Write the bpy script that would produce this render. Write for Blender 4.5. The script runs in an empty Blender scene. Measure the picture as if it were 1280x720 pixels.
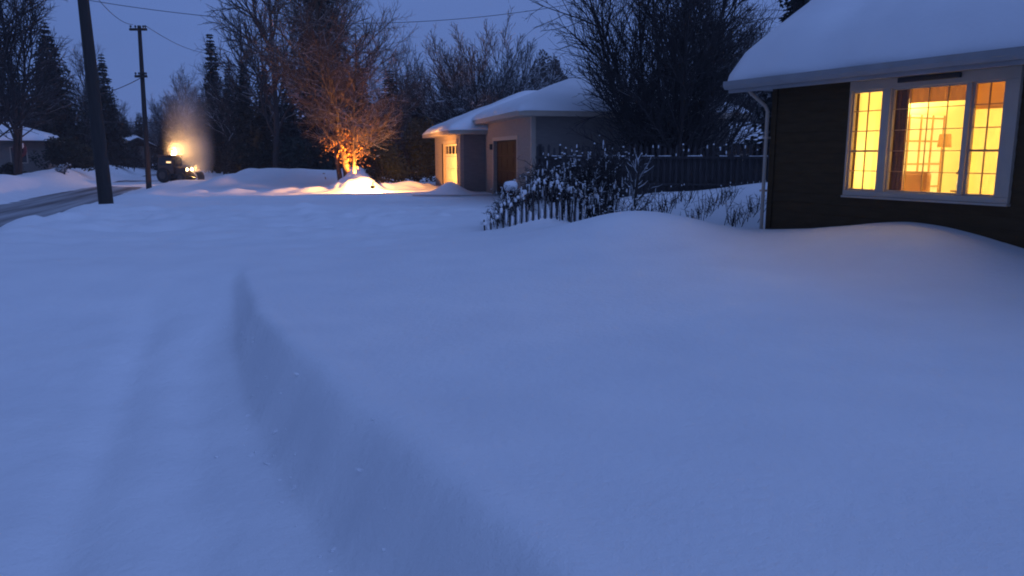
import bpy, math, random
from mathutils import Vector, Matrix, noise
R = math.radians
SC = bpy.context.scene
COL = SC.collection
EYE = 1.45
FPX = 960.0
PITCH = math.atan(167 / 960)
CP, SP = math.cos(PITCH), math.sin(PITCH)


# ---------------------------------------------------------------- pixel helpers (real distances)
def ray(px, py):
    a, b = (px - 640) / FPX, (360 - py) / FPX
    return Vector((a, CP + b * SP, -SP + b * CP))


def at(px, py, Y):
    d = ray(px, py)
    return Vector((0, 0, EYE)) + d * (Y / d.y)


def sstep(a, b, x):
    if a == b:
        return 0.0 if x < a else 1.0
    t = max(0.0, min(1.0, (x - a) / (b - a)))
    return t * t * (3 - 2 * t)


def interp(tab, x):
    if x <= tab[0][0]:
        return tab[0][1]
    for (x0, v0), (x1, v1) in zip(tab, tab[1:]):
        if x <= x1:
            return v0 + (v1 - v0) * (x - x0) / (x1 - x0)
    return tab[-1][1]


def nz(x, y, s, seed=0.0):
    return noise.noise(Vector((x * s, y * s, seed)))


# ---------------------------------------------------------------- materials
def new_mat(name):
    m = bpy.data.materials.new(name)
    m.use_nodes = True
    nt = m.node_tree
    return m, nt, nt.nodes['Principled BSDF']


def mat(name, col, rough=0.7, var=0.25, scale=6.0, bump=0.2, metallic=0.0, bscale=None, stretch=(1, 1, 1)):
    m, nt, p = new_mat(name)
    N, L = nt.nodes, nt.links
    tc = N.new('ShaderNodeTexCoord')
    mp = N.new('ShaderNodeMapping')
    mp.inputs['Scale'].default_value = stretch
    L.new(tc.outputs['Object'], mp.inputs['Vector'])
    no = N.new('ShaderNodeTexNoise')
    no.inputs['Scale'].default_value = scale
    no.inputs['Detail'].default_value = 5
    L.new(mp.outputs[0], no.inputs['Vector'])
    cr = N.new('ShaderNodeValToRGB')
    cr.color_ramp.elements[0].position = 0.3
    cr.color_ramp.elements[1].position = 0.72
    cr.color_ramp.elements[0].color = (*[c * (1 - var) for c in col], 1)
    cr.color_ramp.elements[1].color = (*[min(1, c * (1 + var)) for c in col], 1)
    L.new(no.outputs[0], cr.inputs[0])
    L.new(cr.outputs[0], p.inputs['Base Color'])
    p.inputs['Roughness'].default_value = rough
    p.inputs['Metallic'].default_value = metallic
    if bump:
        n2 = N.new('ShaderNodeTexNoise')
        n2.inputs['Scale'].default_value = bscale or scale * 6
        n2.inputs['Detail'].default_value = 4
        L.new(mp.outputs[0], n2.inputs['Vector'])
        b = N.new('ShaderNodeBump')
        b.inputs['Strength'].default_value = bump
        b.inputs['Distance'].default_value = 0.02
        L.new(n2.outputs[0], b.inputs['Height'])
        L.new(b.outputs[0], p.inputs['Normal'])
    return m


def snowy(name, col, snow=0.55, lo=0.25, hi=0.6, scale=3.0, rough=0.9, trans=0.0):
    """bark or needles with snow lying on what faces up"""
    m, nt, p = new_mat(name)
    N, L = nt.nodes, nt.links
    ge = N.new('ShaderNodeNewGeometry')
    sx = N.new('ShaderNodeSeparateXYZ')
    L.new(ge.outputs['Normal'], sx.inputs[0])
    tc = N.new('ShaderNodeTexCoord')
    no = N.new('ShaderNodeTexNoise')
    no.inputs['Scale'].default_value = scale
    no.inputs['Detail'].default_value = 3
    L.new(tc.outputs['Object'], no.inputs['Vector'])
    ad = N.new('ShaderNodeMath')
    ad.operation = 'MULTIPLY_ADD'
    L.new(no.outputs[0], ad.inputs[0])
    ad.inputs[1].default_value = 1.2
    ad.inputs[2].default_value = -0.6
    a2 = N.new('ShaderNodeMath')
    a2.operation = 'ADD'
    L.new(sx.outputs[2], a2.inputs[0])
    L.new(ad.outputs[0], a2.inputs[1])
    mr = N.new('ShaderNodeMapRange')
    mr.inputs['From Min'].default_value = lo
    mr.inputs['From Max'].default_value = hi
    mr.inputs['To Max'].default_value = snow
    L.new(a2.outputs[0], mr.inputs['Value'])
    n2 = N.new('ShaderNodeTexNoise')
    n2.inputs['Scale'].default_value = 9
    L.new(tc.outputs['Object'], n2.inputs['Vector'])
    cr = N.new('ShaderNodeValToRGB')
    cr.color_ramp.elements[0].color = (*[c * 0.6 for c in col], 1)
    cr.color_ramp.elements[1].color = (*[c * 1.5 for c in col], 1)
    L.new(n2.outputs[0], cr.inputs[0])
    mx = N.new('ShaderNodeMix')
    mx.data_type = 'RGBA'
    L.new(mr.outputs[0], mx.inputs['Factor'])
    L.new(cr.outputs[0], mx.inputs[6])
    mx.inputs[7].default_value = (0.78, 0.8, 0.83, 1)
    L.new(mx.outputs[2], p.inputs['Base Color'])
    p.inputs['Roughness'].default_value = rough
    p.inputs['Specular IOR Level'].default_value = 0.15
    return m


def emit(name, col, strength):
    m, nt, p = new_mat(name)
    nt.nodes.remove(p)
    e = nt.nodes.new('ShaderNodeEmission')
    e.inputs[0].default_value = (*col, 1)
    e.inputs[1].default_value = strength
    nt.links.new(e.outputs[0], nt.nodes['Material Output'].inputs[0])
    return m


def glass(name, tint=(1, 1, 1), refl=1.0):
    m, nt, p = new_mat(name)
    N, L = nt.nodes, nt.links
    N.remove(p)
    tr = N.new('ShaderNodeBsdfTransparent')
    tr.inputs[0].default_value = (*tint, 1)
    gl = N.new('ShaderNodeBsdfGlossy')
    gl.inputs['Roughness'].default_value = 0.03
    fr = N.new('ShaderNodeFresnel')
    fr.inputs[0].default_value = 1.45
    mx = N.new('ShaderNodeMixShader')
    L.new(fr.outputs[0], mx.inputs[0])
    L.new(tr.outputs[0], mx.inputs[1])
    L.new(gl.outputs[0], mx.inputs[2])
    L.new(mx.outputs[0], N['Material Output'].inputs[0])
    return m


def sheer(name, col, t=0.75):
    m, nt, p = new_mat(name)
    N, L = nt.nodes, nt.links
    N.remove(p)
    tl = N.new('ShaderNodeBsdfTranslucent')
    df = N.new('ShaderNodeBsdfDiffuse')
    tc = N.new('ShaderNodeTexCoord')
    no = N.new('ShaderNodeTexNoise')
    no.inputs['Scale'].default_value = 5
    L.new(tc.outputs['Object'], no.inputs['Vector'])
    cr = N.new('ShaderNodeValToRGB')
    cr.color_ramp.elements[0].color = (*[c * 0.85 for c in col], 1)
    cr.color_ramp.elements[1].color = (*col, 1)
    L.new(no.outputs[0], cr.inputs[0])
    L.new(cr.outputs[0], tl.inputs[0])
    L.new(cr.outputs[0], df.inputs[0])
    mx = N.new('ShaderNodeMixShader')
    mx.inputs[0].default_value = t
    L.new(df.outputs[0], mx.inputs[1])
    L.new(tl.outputs[0], mx.inputs[2])
    L.new(mx.outputs[0], N['Material Output'].inputs[0])
    return m


def snow_mat(name, fine=1.0):
    m, nt, p = new_mat(name)
    N, L = nt.nodes, nt.links
    tc = N.new('ShaderNodeTexCoord')
    no = N.new('ShaderNodeTexNoise')
    no.inputs['Scale'].default_value = 1.3
    no.inputs['Detail'].default_value = 6
    L.new(tc.outputs['Object'], no.inputs['Vector'])
    cr = N.new('ShaderNodeValToRGB')
    cr.color_ramp.elements[0].position = 0.3
    cr.color_ramp.elements[1].position = 0.7
    cr.color_ramp.elements[0].color = (0.80, 0.815, 0.84, 1)
    cr.color_ramp.elements[1].color = (0.86, 0.87, 0.885, 1)
    L.new(no.outputs[0], cr.inputs[0])
    L.new(cr.outputs[0], p.inputs['Base Color'])
    p.inputs['Roughness'].default_value = 0.75
    p.inputs['Specular IOR Level'].default_value = 0.15
    n1 = N.new('ShaderNodeTexNoise')
    n1.inputs['Scale'].default_value = 14
    n1.inputs['Detail'].default_value = 8
    n1.inputs['Roughness'].default_value = 0.65
    L.new(tc.outputs['Object'], n1.inputs['Vector'])
    b = N.new('ShaderNodeBump')
    b.inputs['Strength'].default_value = 0.42 * fine
    b.inputs['Distance'].default_value = 0.03
    n3 = N.new('ShaderNodeTexNoise')
    n3.inputs['Scale'].default_value = 110
    n3.inputs['Detail'].default_value = 3
    L.new(tc.outputs['Object'], n3.inputs['Vector'])
    sm = N.new('ShaderNodeMath')
    sm.operation = 'MULTIPLY_ADD'
    L.new(n3.outputs[0], sm.inputs[0])
    sm.inputs[1].default_value = 0.25
    L.new(n1.outputs[0], sm.inputs[2])
    L.new(sm.outputs[0], b.inputs['Height'])
    L.new(b.outputs[0], p.inputs['Normal'])
    return m


M = {}
M['snow'] = snow_mat('snow')
M['roof_snow'] = snow_mat('roof_snow', 0.5)
M['siding'] = mat('dark_siding', (0.068, 0.042, 0.021), 0.95, 0.15, 3, 0.15, stretch=(1, 1, 6))
M['trim'] = mat('white_trim', (0.42, 0.34, 0.27), 0.55, 0.06, 4, 0.05)
M['fascia'] = mat('grey_fascia', (0.27, 0.26, 0.26), 0.6, 0.1, 3, 0.05)
M['shingle'] = mat('shingles', (0.07, 0.065, 0.06), 0.9, 0.3, 8, 0.4)
M['cream'] = mat('cream_wall', (0.80, 0.71, 0.48), 0.9, 0.05, 2, 0.05)
M['ceil'] = mat('ceiling_paint', (0.75, 0.68, 0.5), 0.9, 0.04, 2, 0.05)
M['woodfloor'] = mat('wood_floor', (0.3, 0.17, 0.08), 0.45, 0.3, 3, 0.1, stretch=(1, 8, 1))
M['brown_cloth'] = mat('brown_cloth', (0.1, 0.04, 0.022), 0.95, 0.25, 12, 0.3)
M['leather'] = mat('brown_leather', (0.3, 0.13, 0.05), 0.5, 0.2, 8, 0.2)
M['wood'] = mat('oak_wood', (0.42, 0.24, 0.1), 0.5, 0.25, 5, 0.15, stretch=(6, 6, 1))
M['darkwood'] = mat('dark_wood', (0.09, 0.05, 0.03), 0.5, 0.25, 5, 0.15, stretch=(6, 6, 1))
M['sheer'] = sheer('sheer_cloth', (0.95, 0.84, 0.52))
M['lampshade'] = sheer('lampshade_cloth', (0.75, 0.5, 0.28), 0.5)
M['blind'] = sheer('blind_cloth', (0.85, 0.62, 0.3), 0.7)
M['valance'] = sheer('valance_cloth', (0.3, 0.14, 0.07), 0.5)
M['shade'] = mat('brown_shade', (0.3, 0.17, 0.08), 0.9, 0.2, 10, 0.1)
M['ceramic'] = mat('white_ceramic', (0.8, 0.78, 0.74), 0.3, 0.05, 5, 0.02)
M['glass'] = glass('window_glass')
M['dark_glass'] = mat('dark_glass', (0.02, 0.022, 0.028), 0.08, 0.2, 3, 0)
M['beige'] = mat('beige_siding', (0.34, 0.27, 0.22), 0.8, 0.1, 3, 0.1, stretch=(1, 1, 6))
M['greysiding'] = mat('grey_siding', (0.19, 0.165, 0.15), 0.8, 0.1, 3, 0.1, stretch=(1, 1, 6))
M['creamdoor'] = mat('cream_garage_door', (0.66, 0.58, 0.42), 0.6, 0.08, 3, 0.05)
M['browndoor'] = mat('brown_garage_door', (0.018, 0.009, 0.007), 0.6, 0.2, 3, 0.1)
for k_ in ('siding', 'beige', 'greysiding', 'browndoor'):
    M[k_].node_tree.nodes['Principled BSDF'].inputs['Specular IOR Level'].default_value = 0.06
M['metal'] = mat('galvanised_metal', (0.45, 0.45, 0.46), 0.45, 0.15, 8, 0.05, metallic=0.6)
M['black'] = mat('black_metal', (0.02, 0.02, 0.022), 0.5, 0.2, 8, 0.05)
M['rubber'] = mat('black_rubber', (0.018, 0.018, 0.018), 0.9, 0.2, 8, 0.2)
M['tractorpaint'] = mat('tractor_paint', (0.075, 0.05, 0.04), 0.5, 0.3, 5, 0.1)
M['blade'] = mat('blade_steel', (0.09, 0.075, 0.065), 0.6, 0.3, 6, 0.2, metallic=0.4)
M['polewood'] = mat('pole_wood', (0.024, 0.019, 0.017), 0.9, 0.3, 3, 0.4, stretch=(8, 8, 0.6))
M['wire'] = mat('wire', (0.03, 0.03, 0.035), 0.7, 0.1, 3, 0)
M['fence'] = mat('fence_wood', (0.035, 0.03, 0.032), 0.9, 0.3, 4, 0.2, stretch=(6, 6, 1))
M['bark'] = snowy('bark_with_snow', (0.05, 0.042, 0.04), 0.5, 0.35, 0.95)
M['bark_bare'] = snowy('bark_sparse_snow', (0.035, 0.03, 0.03), 0.35, 0.6, 1.1)
M['bark_snowy'] = snowy('bark_heavy_snow', (0.06, 0.055, 0.055), 0.75, -0.05, 0.55)
M['stemdark'] = snowy('dark_stems', (0.03, 0.024, 0.024), 0.3, 0.6, 1.1)
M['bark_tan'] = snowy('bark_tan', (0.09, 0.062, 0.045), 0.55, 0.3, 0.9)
M['needles'] = snowy('needles_with_snow', (0.013, 0.017, 0.014), 0.12, 0.8, 1.4, 2.0)
M['yew'] = snowy('evergreen_shrub_leaves', (0.02, 0.026, 0.02), 0.5, 0.85, 1.25, 2.5)
M['deadleaf'] = mat('dead_leaves', (0.36, 0.19, 0.07), 0.9, 0.4, 5, 0)
M['oakleaf'] = mat('held_brown_leaves', (0.05, 0.038, 0.035), 0.9, 0.4, 2, 0)
M['asphalt'] = mat('asphalt', (0.05, 0.05, 0.055), 0.8, 0.3, 3, 0.2)
M['red'] = mat('red_ribbon', (0.13, 0.03, 0.035), 0.7, 0.2, 5, 0.1)
M['carpaint'] = mat('car_paint', (0.1, 0.1, 0.12), 0.35, 0.1, 4, 0)
M['tail'] = mat('tail_light', (0.3, 0.02, 0.02), 0.3, 0.1, 4, 0)


# ---------------------------------------------------------------- mesh builder
class MB:
    def __init__(self):
        self.v, self.f = [], []

    def box(self, c, s, rot=None):
        n = len(self.v)
        hx, hy, hz = s[0] / 2, s[1] / 2, s[2] / 2
        for dx, dy, dz in ((-1, -1, -1), (1, -1, -1), (1, 1, -1), (-1, 1, -1), (-1, -1, 1), (1, -1, 1), (1, 1, 1), (-1, 1, 1)):
            p = Vector((dx * hx, dy * hy, dz * hz))
            if rot is not None:
                p = rot @ p
            self.v.append(tuple(p + Vector(c)))
        for q in ((0, 3, 2, 1), (4, 5, 6, 7), (0, 1, 5, 4), (1, 2, 6, 5), (2, 3, 7, 6), (3, 0, 4, 7)):
            self.f.append(tuple(n + i for i in q))
        return self

    def span(self, a, b):
        return self.box([(a[i] + b[i]) / 2 for i in range(3)], [abs(b[i] - a[i]) for i in range(3)])

    def quad(self, *ps):
        n = len(self.v)
        self.v += [tuple(p) for p in ps]
        self.f.append(tuple(range(n, n + len(ps))))
        return self

    def tube(self, pts, rad, sides=6, cap=True):
        n = len(self.v)
        m = len(pts)
        ref = None
        for i in range(m):
            d = (pts[min(i + 1, m - 1)] - pts[max(i - 1, 0)])
            if d.length < 1e-9:
                d = Vector((0, 0, 1))
            d.normalize()
            if ref is None:
                ref = Vector((1, 0, 0)) if abs(d.x) < 0.8 else Vector((0, 1, 0))
            u = d.cross(ref)
            if u.length < 1e-6:
                u = d.orthogonal()
            u.normalize()
            w = d.cross(u)
            ref = w.cross(d) if False else ref
            p, r = pts[i], rad[i]
            for k in range(sides):
                a = 2 * math.pi * k / sides
                ca, sa = math.cos(a) * r, math.sin(a) * r
                self.v.append((p.x + u.x * ca + w.x * sa, p.y + u.y * ca + w.y * sa, p.z + u.z * ca + w.z * sa))
        for i in range(m - 1):
            for k in range(sides):
                k2 = (k + 1) % sides
                self.f.append((n + i * sides + k, n + i * sides + k2, n + (i + 1) * sides + k2, n + (i + 1) * sides + k))
        if cap and sides > 3:
            self.f.append(tuple(n + k for k in reversed(range(sides))))
            self.f.append(tuple(n + (m - 1) * sides + k for k in range(sides)))
        return self

    def blob(self, c, s, seed=0, amp=0.2, nu=10, nv=6):
        n = len(self.v)
        for j in range(nv + 1):
            t = math.pi * j / nv
            for i in range(nu):
                a = 2 * math.pi * i / nu
                d = Vector((math.sin(t) * math.cos(a), math.sin(t) * math.sin(a), math.cos(t)))
                k = 1 + amp * noise.noise(d * 1.7 + Vector((seed * 3.1, seed * 1.7, seed)))
                self.v.append((c[0] + d.x * s[0] * k, c[1] + d.y * s[1] * k, c[2] + d.z * s[2] * k))
        for j in range(nv):
            for i in range(nu):
                i2 = (i + 1) % nu
                self.f.append((n + j * nu + i, n + (j + 1) * nu + i, n + (j + 1) * nu + i2, n + j * nu + i2))
        return self

    def lathe(self, prof, c=(0, 0, 0), sides=20):
        n = len(self.v)
        for r, z in prof:
            for k in range(sides):
                a = 2 * math.pi * k / sides
                self.v.append((c[0] + r * math.cos(a), c[1] + r * math.sin(a), c[2] + z))
        for j in range(len(prof) - 1):
            for k in range(sides):
                k2 = (k + 1) % sides
                self.f.append((n + j * sides + k, n + j * sides + k2, n + (j + 1) * sides + k2, n + (j + 1) * sides + k))
        return self

    def extrude(self, poly, axis, a, b):
        """poly of 2-D points extruded along axis ('x','y','z') from a to b"""
        n, m = len(self.v), len(poly)

        def P(p, t):
            return {'x': (t, p[0], p[1]), 'y': (p[0], t, p[1]), 'z': (p[0], p[1], t)}[axis]
        self.v += [P(p, a) for p in poly] + [P(p, b) for p in poly]
        for i in range(m):
            j = (i + 1) % m
            self.f.append((n + i, n + j, n + m + j, n + m + i))
        self.f.append(tuple(n + i for i in reversed(range(m))))
        self.f.append(tuple(n + m + i for i in range(m)))
        return self

    def build(self, name, m, parent=None, smooth=False, bevel=0.0):
        me = bpy.data.meshes.new(name)
        me.from_pydata(self.v, [], self.f)
        me.materials.append(m)
        if smooth:
            me.polygons.foreach_set('use_smooth', [True] * len(me.polygons))
        me.update()
        o = bpy.data.objects.new(name, me)
        COL.objects.link(o)
        if parent is not None:
            o.parent = parent
        if bevel:
            b = o.modifiers.new('bevel', 'BEVEL')
            b.width = bevel
            b.segments = 2
            b.limit_method = 'ANGLE'
        return o


def tag(o, label=None, cat=None, group=None, kind=None):
    for k, v in (('label', label), ('category', cat), ('group', group), ('kind', kind)):
        if v:
            o[k] = v
    return o


def empty(name, label, cat, loc=(0, 0, 0), rz=0.0, group=None):
    o = bpy.data.objects.new(name, None)
    o.empty_display_size = 0.3
    COL.objects.link(o)
    o.location = loc
    o.rotation_euler = (0, 0, rz)
    return tag(o, label, cat, group)


def copy_thing(src, loc, rz, sc=1.0, label=None, group=None):
    r = src.copy()
    COL.objects.link(r)
    r.location = loc
    r.rotation_euler = (0, 0, rz)
    r.scale = (sc, sc, sc) if not isinstance(sc, tuple) else sc
    if label:
        r['label'] = label
    if group:
        r['group'] = group
    elif 'group' in r:
        del r['group']
    for ch in list(src.children):
        c = ch.copy()
        COL.objects.link(c)
        c.parent = r
        for g in list(ch.children):
            d = g.copy()
            COL.objects.link(d)
            d.parent = c
    return r


def lamp(name, kind, loc, energy, col, parent=None, size=0.05, rot=None, spot=None, blend=0.5):
    l = bpy.data.lights.new(name, kind)
    l.energy = energy
    l.color = col
    if kind != 'SUN':
        l.shadow_soft_size = size
    if kind == 'SPOT':
        l.spot_size = spot
        l.spot_blend = blend
    o = bpy.data.objects.new(name, l)
    COL.objects.link(o)
    o.location = loc
    if rot is not None:
        o.rotation_euler = rot
    if parent is not None:
        o.parent = parent
    return o


def aim(d):
    return Vector(d).to_track_quat('-Z', 'Y').to_euler()


# ---------------------------------------------------------------- camera, world, sun
cam = bpy.data.cameras.new('camera')
cam.sensor_width = 36
cam.lens = 27
cam.clip_start = 0.05
cam.clip_end = 3000
co = bpy.data.objects.new('camera', cam)
COL.objects.link(co)
co.location = (0, 0, EYE)
co.rotation_euler = (R(90) - PITCH, 0, 0)
SC.camera = co

w = bpy.data.worlds.new('World')
SC.world = w
w.use_nodes = True
nt = w.node_tree
bg = nt.nodes['Background']
sky = nt.nodes.new('ShaderNodeTexSky')
sky.sky_type = 'NISHITA'
sky.sun_disc = False
sky.sun_elevation = R(4)
sky.sun_rotation = R(150)
sky.ozone_density = 4.0
sky.air_density = 1.2
sky.dust_density = 0.5
tc = nt.nodes.new('ShaderNodeTexCoord')
sx = nt.nodes.new('ShaderNodeSeparateXYZ')
nt.links.new(tc.outputs['Generated'], sx.inputs[0])
cr = nt.nodes.new('ShaderNodeValToRGB')          # overcast dusk: the cloud deck is brighter overhead
e = cr.color_ramp.elements
e[0].position = 0.0
e[0].color = (0.092, 0.153, 0.400, 1)
e[1].position = 0.9
e[1].color = (0.047, 0.078, 0.185, 1)
m1 = e.new(0.28)
m1.color = (0.104, 0.171, 0.420, 1)
nt.links.new(sx.outputs[2], cr.inputs[0])
no = nt.nodes.new('ShaderNodeTexNoise')           # faint cloud texture
no.inputs['Scale'].default_value = 2.2
no.inputs['Detail'].default_value = 4
mpg = nt.nodes.new('ShaderNodeMapping')
mpg.inputs['Scale'].default_value = (1, 1, 3)
nt.links.new(tc.outputs['Generated'], mpg.inputs[0])
nt.links.new(mpg.outputs[0], no.inputs['Vector'])
mrn = nt.nodes.new('ShaderNodeMapRange')
mrn.inputs['From Min'].default_value = 0.25
mrn.inputs['From Max'].default_value = 0.75
mrn.inputs['To Min'].default_value = 0.92
mrn.inputs['To Max'].default_value = 1.08
nt.links.new(no.outputs[0], mrn.inputs[0])
vm = nt.nodes.new('ShaderNodeVectorMath')
vm.operation = 'SCALE'
nt.links.new(cr.outputs[0], vm.inputs[0])
nt.links.new(mrn.outputs[0], vm.inputs['Scale'])
v10 = nt.nodes.new('ShaderNodeVectorMath')        # clouds in the sky texture's own scale
v10.operation = 'SCALE'
v10.inputs['Scale'].default_value = 10.0
nt.links.new(vm.outputs[0], v10.inputs[0])
skd = nt.nodes.new('ShaderNodeVectorMath')
skd.operation = 'MULTIPLY'
skd.inputs[1].default_value = (0.35, 0.5, 1.0)
nt.links.new(sky.outputs[0], skd.inputs[0])
mxs = nt.nodes.new('ShaderNodeMix')
mxs.data_type = 'RGBA'
mxs.inputs['Factor'].default_value = 0.85
nt.links.new(skd.outputs[0], mxs.inputs[6])
nt.links.new(v10.outputs[0], mxs.inputs[7])
nt.links.new(mxs.outputs[2], bg.inputs[0])
bg.inputs[1].default_value = 0.1

sun = bpy.data.lights.new('sun', 'SUN')
sun.energy = 0.90
sun.angle = R(60)
sun.color = (0.27, 0.43, 1.0)
so = bpy.data.objects.new('sun', sun)
COL.objects.link(so)
so.rotation_euler = aim((-0.56, 0.37, -0.74))

SC.view_settings.view_transform = 'Standard'
SC.view_settings.look = 'None'
SC.view_settings.exposure = 0.22
SC.view_settings.gamma = 1.0
SC.cycles.use_denoising = True
SC.cycles.max_bounces = 8
SC.cycles.transparent_max_bounces = 16
SC.cycles.volume_bounces = 1
SC.cycles.filter_width = 1.9
SC.cycles.sample_clamp_indirect = 4.0

# ---------------------------------------------------------------- terrain
RD = Vector((-0.336, 1.0, 0)).normalized()         # direction of the road
RN = Vector((RD.y, -RD.x, 0))                      # to its right
R0 = Vector((-13.9, 21.8, 0))


def road_q(x, y):
    return (x - R0.x) * RN.x + (y - R0.y) * RN.y


TE = [(-2, 2.2), (1, 0.85), (2.47, 0.11), (2.96, -0.13), (3.82, -0.60), (5.33, -1.46), (7, -2.38), (9.3, -3.28), (10.5, -3.62)]
BE = [(-2, 1.6), (1, 0.35), (3.33, -0.75), (4.64, -1.56), (6.38, -2.33), (7.6, -2.8), (9.3, -3.4), (10.5, -3.72)]
HC = Vector((3.97, 11.9, 0))                       # corner of the dark house
HX = Vector((0.457, -0.889, 0)).normalized()
HY = Vector((-HX.y, HX.x, 0))


def ground(x, y):
    z = -0.15 * sstep(14, 24, y)
    q = road_q(x, y)
    # yard surface, soft drifts
    near = 1 - sstep(25, 40, y)
    z += 0.05 * nz(x, y, 0.22, 3.1) + 0.020 * nz(x, y, 0.8, 7.7) + 0.006 * nz(x * 0.6, y, 2.6, 1.7)
    # drifts by the dark house
    z += 0.39 * math.exp(-((x - 1.9) / 1.35) ** 2 - ((y - 11.6) / 1.0) ** 2)
    z += 0.22 * sstep(6.0, 11.0, y) * sstep(-3.0, 2.0, x) * (1 - sstep(20, 26, y))
    lx = (x - HC.x) * HX.x + (y - HC.y) * HX.y
    ly = (x - HC.x) * HY.x + (y - HC.y) * HY.y
    z += 0.36 * math.exp(-((lx - 2.7) / 1.7) ** 2 - (min(0, ly + 0.25) / 0.85) ** 2)
    z += 0.12 * sstep(3, 7, x)
    z += 0.46 * math.exp(-((x - 0.55) / 0.62) ** 2 - ((y - 14.25) / 0.36) ** 2)
    # behind the drift, rising to the picket fence
    if x > 0:
        z -= 0.14 * sstep(0.5, 2.5, x) * math.exp(-((y - 14.2) / 1.1) ** 2)
        z += 0.34 * sstep(1.0, 4.0, x) * sstep(14.5, 19.3, y) * (1 - sstep(20.5, 25, y))
        z += 0.22 * sstep(4.3, 7.0, x) * sstep(14, 18, y) * (1 - sstep(20.5, 25, y))
    # trampled driveway with a steep bank on its right
    if y < 12:
        D = 0.48 * (1 - sstep(5.4, 10.6, y))
        xt, xb = interp(TE, y), interp(BE, y)
        t = (xt - x) / max(0.12, (xt - xb))
        t += 0.16 * nz(x, y, 1.6, 1.3)
        dip = sstep(0, 1, t) * (1 - 0.45 * sstep(1.5, 6.5, xb - x))
        z -= D * dip
        z += 0.020 * math.exp(-((t - 0.55) / 0.45) ** 2) * (nz(x, y, 5.5, 3.3) + 0.7 * nz(x, y, 11.0, 4.3)) * (1 - sstep(7, 10, y))
        inside = sstep(0.5, 1.2, t)
        z += inside * (0.020 * nz(x, y, 2.3, 5.0) + 0.010 * nz(x, y, 7.0, 2.0)) * (1 - sstep(7, 11, y))
        # two wheel tracks, half filled
        for tab, dep in (([(1, -1.3), (3.37, -2.2), (5.78, -3.07), (8.7, -4.1)], 0.06), ([(3.4, -1.5), (5.5, -2.35), (7.1, -2.95)], 0.03)):
            c = interp(tab, y) + 0.06 * nz(0, y, 0.7, dep)
            z -= dep * math.exp(-((x - c) / 0.17) ** 2) * (1 - sstep(6.5, 10, y)) * sstep(-0.5, 1.5, y)
        z += 0.03 * math.exp(-((t + 0.25) / 0.35) ** 2) * (1 - sstep(6, 10, y))
    # churned band in the middle distance
    ch = math.exp(-((y - 19.0 - 0.1 * x) / 5.5) ** 2) * sstep(1.0, -3.0, x)
    z += ch * (0.16 * nz(x * 0.7, y * 1.8, 0.5, 9.0) + 0.13 * nz(x, y, 1.1, 4.0) + 0.16 * max(0, nz(x * 0.8, y, 1.9, 6.0) - 0.12) - 0.16 * max(0, nz(x, y, 1.5, 2.6) - 0.25) + 0.05 * nz(x, y, 3.6, 4.0))
    z += 0.16 * sstep(-1.5, -4.0, x) * math.exp(-((y - 23.5 - 0.12 * x + 1.2 * nz(x, 0, 0.25, 3)) / 0.6) ** 2) * (0.6 + 1.2 * nz(x, y, 0.8, 1.9))
    z += 0.10 * sstep(-0.5, -3.0, x) * math.exp(-((y - 16.2 + 0.9 * nz(x, 0, 0.3, 7)) / 0.5) ** 2) * (0.5 + 1.3 * nz(x, y, 0.9, 2.9))
    # low berm hiding the lit drive, the drive itself, banks behind it
    side = sstep(-17.5, -13.5, x) * (1 - sstep(-3.4, -1.6, x))
    z += 0.12 * side * math.exp(-((y - 28.2 + 0.25 * nz(x, y, 0.5, 2)) / 0.8) ** 2) * (0.9 + 0.5 * nz(x, y, 0.9, 6.6))
    dr = sstep(-16, -12, x) * (1 - sstep(-1.4, -0.6, x))
    z += dr * (1 - sstep(-8.6, -7.8, x)) * (0.13 * math.exp(-((y - 33.8 - 0.27 * (x + 8) + 0.5 * nz(x, y, 0.35, 3)) / 0.42) ** 2) * (0.9 + 1.1 * nz(x, y, 1.5, 4.4)) + 0.06 * nz(x, y, 1.1, 8.4) * sstep(30, 31.5, y) * (1 - sstep(34, 36, y)))
    bk = sstep(-16.6, -13.8, x) * (1 - sstep(-8.3, -7.0, x))
    z += 0.95 * bk * sstep(34.2, 41.0, y) * (1 - sstep(43, 50, y)) * (0.85 + 0.35 * nz(x, y, 0.45, 8.1))
    # pile at the foot of the lit tree
    r2 = ((x + 6.95) / 0.95) ** 2 + ((y - 34.1) / 0.75) ** 2
    if r2 < 9:
        z += 0.60 * math.exp(-r2 ** 1.25) * (1 + 0.5 * nz(x, y, 1.7, 2.2) + 0.4 * nz(x, y, 3.6, 5.2)) + 0.10 * math.exp(-r2 / 3) * (1 + 0.8 * nz(x, y, 2.6, 5.2))
    # ridge running from the pile to the garage door
    ry = 35.0 + (x + 6.5) * 0.95
    z += 0.34 * sstep(-6.9, -6.0, x) * (1 - sstep(-4.4, -3.6, x)) * math.exp(-((y - ry) / 0.7) ** 2) * (0.9 + 0.5 * nz(x, y, 1.5, 2.9))
    # mound against the corner of the far garage
    z += 0.45 * math.exp(-((x + 2.6) / 0.6) ** 2 - ((y - 32.6) / 1.0) ** 2)
    # road bed and its banks
    if -16 < q < 6:
        base = z
        if q > 0:
            z = base * sstep(0, 2.0, q) + (-0.52) * (1 - sstep(0.0, 2.0, q))
            z += 0.05 * math.exp(-((q - 2.2) / 0.7) ** 2) * (1 + 0.8 * nz(x, y, 0.7, 5.5))
        elif q > -3.5:
            z = -0.56
        else:
            k = sstep(-3.5, -5.5, q)
            z = -0.52 * (1 - k) + k * (base + 0.5 * (1 + 0.7 * nz(x, y, 0.4, 1.5)) * math.exp(-((q + 6.0) / 1.6) ** 2))
    z += 0.12 * nz(x, y, 0.12, 6) * sstep(30, 50, y)
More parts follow.
